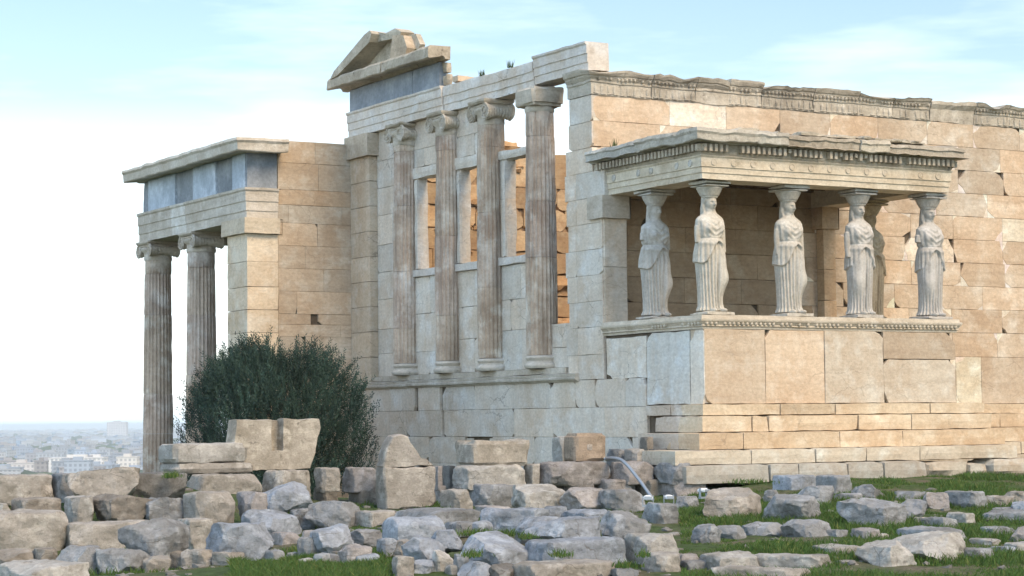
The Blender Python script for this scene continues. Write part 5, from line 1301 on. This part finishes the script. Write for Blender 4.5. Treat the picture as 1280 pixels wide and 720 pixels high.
# ------------------------------------------------------------------ grass
def grassfield(n, seed):
    rd = np.random.RandomState(seed); nrm = random.Random(seed)
    P_ = []
    tries = 0
    u = np.concatenate([rd.uniform(840, 1420, int(n*1.6)), rd.uniform(-40, 860, int(n*.9)), rd.uniform(280, 480, int(n*.5))])
    D = np.sqrt(rd.uniform(21.2**2, 40**2, len(u))); D[-int(n*.5):] = rd.uniform(22, 25.5, int(n*.5))
    r_ = np.array([np.array(at(a, 600, c)) for a, c in zip(u, D)])
    x, y = r_[:, 0], r_[:, 1]; z = np.concatenate([tz(a, c) for a, c in zip(np.array_split(x, 400), np.array_split(y, 400))])
    keep = []
    for i in range(len(x)):
        q = noise.noise(Vector((x[i]*.55, y[i]*.55, 1.0)))+.5*noise.noise(Vector((x[i]*1.7, y[i]*1.7, 4.0)))
        thr = -.40 if u[i] > 850 else -.1
        if D[i] > 33: thr += .3
        if 480 < u[i] < 850 and D[i] < 32: thr = .25
        if u[i] < 300 and D[i] < 29: thr = .1
        if 290 < u[i] < 490 and D[i] < 25.5: thr = -.5
        if y[i] > 1.6 or (x[i] > -1.2 and y[i] > -.8 and x[i] < 6) or (x[i] >= 6 and y[i] > 1.9): continue
        if q > thr: keep.append((i, q-thr))
    nb = len(x); ex = []
    for (pu, pv, pD, pw, pn) in ((612, 664, 25.4, 40, 700), (560, 657, 27, 30, 300), (765, 650, 26.2, 36, 500), (500, 640, 33.0, 30, 300), (545, 634, 33.4, 22, 200), (700, 690, 23.3, 14, 160), (850, 668, 27.5, 10, 100), (783, 704, 23.2, 16, 260), (590, 690, 23.0, 14, 160), (215, 592, 31.2, 12, 260), (150, 622, 30.3, 26, 260), (178, 653, 29.3, 18, 160), (700, 638, 33.0, 30, 260), (660, 668, 24.6, 12, 120), (1010, 640, 29.6, 26, 240), (940, 600, 33.8, 30, 200), (805, 690, 23.2, 10, 120)):
        for q in range(pn):
            pp = at(pu+rd.normal(0, .5)*pw, pv+rd.normal(0, 1.2), pD+rd.normal(0, .12)); ex.append((pp.x, pp.y, pp.z-.03))
    ex = np.array(ex); x = np.concatenate([x, ex[:, 0]]); y = np.concatenate([y, ex[:, 1]]); z = np.concatenate([z, ex[:, 2]])
    keep += [(nb+i, .3) for i in range(len(ex))]
    idx = np.array([k[0] for k in keep]); st_ = np.clip(np.array([k[1] for k in keep])*2.2, .25, 1)
    m = len(idx); px_ = np.stack([x[idx], y[idx], z[idx]-.015], 1)
    a = rd.uniform(0, 6.28, m); h = rd.uniform(.03, .11, m)*st_*rd.choice([.7, 1, 1.35], m); wd = rd.uniform(.004, .009, m)
    ln = rd.uniform(.1, .9, m); b_ = a+rd.normal(0, .6, m)
    dx = np.stack([np.cos(a)*wd, np.sin(a)*wd, np.zeros(m)], 1)
    tip = px_+np.stack([np.cos(b_)*h*ln, np.sin(b_)*h*ln, h], 1); mid = px_+np.stack([np.cos(b_)*h*ln*.3, np.sin(b_)*h*ln*.3, h*.6], 1)
    v = np.stack([px_-dx, px_+dx, mid+dx*.7, tip, mid-dx*.7], 1).reshape(-1, 3)
    me = bpy.data.meshes.new('grass'); f = (np.arange(m)[:, None]*5+np.arange(5)[None]).tolist()
    me.from_pydata(v.tolist(), [], f); me.materials.append(M['grass'])
    at_ = me.attributes.new('tint', 'FLOAT_COLOR', 'FACE'); t = np.ones((m, 4), dtype=np.float32); g = rd.uniform(.65, 1.3, m); dry = rd.rand(m) < .13
    t[:, 0] = g*np.where(dry, 2.0, rd.uniform(.85, 1.15, m)); t[:, 1] = g*np.where(dry, 1.25, 1); t[:, 2] = g*np.where(dry, 1.6, 1)
    at_.data.foreach_set('color', t.ravel())
    o = bpy.data.objects.new('grass', me); COL.objects.link(o); tag(o, 'green winter grass between the stones', 'grass', None, 'stuff')
grassfield(190000, 5)

# ------------------------------------------------------------------ the city on the plain
hm, N, L, b = mat_new('house_render')
at_ = N.new('ShaderNodeAttribute'); at_.attribute_name = 'tint'
tcn = N.new('ShaderNodeTexCoord'); br = N.new('ShaderNodeTexBrick'); mp_ = N.new('ShaderNodeMapping'); mp_.inputs['Rotation'].default_value = (R(90), 0, 0)
L.new(tcn.outputs['Object'], mp_.inputs[0]); L.new(mp_.outputs[0], br.inputs['Vector'])
br.inputs['Scale'].default_value = .3; br.offset = 0; br.inputs['Mortar Size'].default_value = .22; br.inputs['Brick Width'].default_value = .9; br.inputs['Row Height'].default_value = 1.0
br.inputs['Color1'].default_value = (.5, .52, .55, 1); br.inputs['Color2'].default_value = (.7, .7, .72, 1); br.inputs['Mortar'].default_value = (1, 1, 1, 1)
x2 = N.new('ShaderNodeMixRGB'); x2.blend_type = 'MULTIPLY'; x2.inputs['Fac'].default_value = 1; L.new(at_.outputs['Color'], x2.inputs['Color1']); L.new(br.outputs['Color'], x2.inputs['Color2']); L.new(x2.outputs[0], b.inputs['Base Color'])
rm, N, L, b = mat_new('flat_roof'); at_ = N.new('ShaderNodeAttribute'); at_.attribute_name = 'tint'; L.new(at_.outputs['Color'], b.inputs['Base Color'])
M['house'], M['roof'] = hm, rm
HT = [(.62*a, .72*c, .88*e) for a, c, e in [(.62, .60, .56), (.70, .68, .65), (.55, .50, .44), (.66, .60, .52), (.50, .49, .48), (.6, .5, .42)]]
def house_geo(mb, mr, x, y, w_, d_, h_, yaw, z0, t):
    ca, sa = math.cos(yaw), math.sin(yaw)
    def bx(m, x0, x1, y0, y1, za, zb):
        st = len(m.v); m.box(x0, x1, y0, y1, za, zb)
        for i in range(st, len(m.v)):
            a, c, e = m.v[i]; m.v[i] = (x+a*ca-c*sa, y+a*sa+c*ca, e)
    mb.tint = t; bx(mb, -w_/2, w_/2, -d_/2, d_/2, z0, z0+h_)
    mr.tint = tuple(k*.8 for k in t); bx(mr, -w_/2-.3, w_/2+.3, -d_/2-.3, d_/2+.3, z0+h_+.01, z0+h_+.9)
    bx(mr, -w_*.2, w_*.15, -d_*.2, d_*.2, z0+h_+.91, z0+h_+3.2)
rd = random.Random(77)
def city_house(u, D, w_, d_, h_, t, label, group=None, yaw=None):
    p = at(u, 560, D); a = rd.uniform(0, 1.5) if yaw is None else yaw
    r = empty('apartment_block', (p.x, p.y, -46), label, 'building', group)
    mb, mr = MB(), MB(); house_geo(mb, mr, 0, 0, w_, d_, h_, a, 0, t)
    mb.build('walls', M['house'], r); mr.build('roof', M['roof'], r)
city_house(98, 1750, 44, 24, 19, (.72, .70, .66), 'broad pale apartment block with a dark roof, nearest in the city', yaw=-.5)
city_house(52, 1600, 9, 14, 19, (.30, .28, .27), 'narrow dark block left of the broad pale apartment block', yaw=-.4)
city_house(28, 1650, 20, 16, 17, (.62, .58, .54), 'low pale block near the left edge of the city', yaw=-.5)
city_house(147, 4300, 38, 30, 51, (.55, .55, .56), 'tall tower block rising above the far rooftops', yaw=-.5)
city_house(120, 1900, 26, 16, 17, (.74, .72, .69), 'long white block right of the broad pale apartment block', yaw=-.45)
city_house(160, 1700, 16, 16, 20, (.70, .66, .6), 'pale block beside the outermost column', yaw=-.5)
city_house(78, 2600, 36, 16, 15, (.45, .22, .18), 'red roofed block behind the broad pale apartment block', yaw=-.6)
G_ = 'hazy apartment blocks of the distant city'
cnt = 0
for ring in range(60):
    D = 1500*(1.035**ring)
    if D > 9500: break
    uu = -70+rd.uniform(0, 20)
    while uu < 290:
        w_ = rd.uniform(14, 34); h_ = rd.uniform(9, 21)
        if (uu < 190 or 205 < uu < 285) and cnt < 280 and D < 3600:
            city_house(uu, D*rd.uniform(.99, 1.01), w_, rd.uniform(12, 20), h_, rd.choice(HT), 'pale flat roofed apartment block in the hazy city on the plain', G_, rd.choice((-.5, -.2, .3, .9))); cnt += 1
        elif D >= 3600 or cnt >= 280:
            pass
        uu += (w_+rd.uniform(6, 34))/D*FPX*(1.0)
mb, mr = MB(), MB()
D = 3600
while D < 12000:
    u = -140
    while u < 330:
        p = at(u, 560, D*rd.uniform(.985, 1.015)); w_ = rd.uniform(18, 50)
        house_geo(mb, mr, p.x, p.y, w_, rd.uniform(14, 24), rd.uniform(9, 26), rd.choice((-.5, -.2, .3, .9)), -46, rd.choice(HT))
        u += (w_+rd.uniform(6, 26))/D*FPX
    D *= 1.03
tm = MB()
for i in range(900):
    D = rd.uniform(1300, 6500); u = rd.uniform(-140, 330); p = at(u, 560, D); s_ = rd.uniform(6, 14)*(.7+D/6000); kk = rd.uniform(.7, 1.3); tm.tint = (kk, kk, kk)
    tm.blob((p.x, p.y, -42), (s_*1.6, s_*1.2, s_*.9), 7, 4)
tm.rough(3, .12); ot = tm.build('city_trees', M['leaf'], None); tag(ot, 'dark tree clumps among the far rooftops', 'trees', None, 'stuff')
o = mb.build('distant_city', M['roof'], None); tag(o, 'mass of pale far rooftops fading into haze', 'city', None, 'stuff')
mr.build('roofs', M['roof'], o)
hb = MB()
for i in range(24):
    pass
# far hills behind the city
pts_h = []
hl = MB(); rowA, rowB, rowC = [], [], []
for i in range(60):
    u = -500+i*38; p = at(u, 530, 17000); h_ = 30+60*max(0, noise.noise(Vector((i*.13, 3, 0)))+.2)+25*noise.noise(Vector((i*.6, 1, 0)))
    q = at(u, 530, 14000); rowA.append((q.x, q.y, -46)); rowB.append((p.x, p.y, -46+h_)); s_ = at(u, 530, 21000); rowC.append((s_.x, s_.y, -46))
hl.rings([rowA, rowB, rowC], close=False, cap=False); pass

# ------------------------------------------------------------------ haze
hzm = bpy.data.materials.new('haze'); hzm.use_nodes = True; N = hzm.node_tree.nodes; L = hzm.node_tree.links; N.clear()
o_ = N.new('ShaderNodeOutputMaterial'); pv = N.new('ShaderNodeVolumePrincipled'); L.new(pv.outputs[0], o_.inputs['Volume'])
pv.inputs['Color'].default_value = (.84, .93, 1.0, 1); pv.inputs['Density'].default_value = HAZE
mb = MB(); mb.box(-25000, 25000, -2000, 25000, -48, 11.0)
hz_ = mb.build('haze', hzm, None); hz_['kind'] = 'stuff'
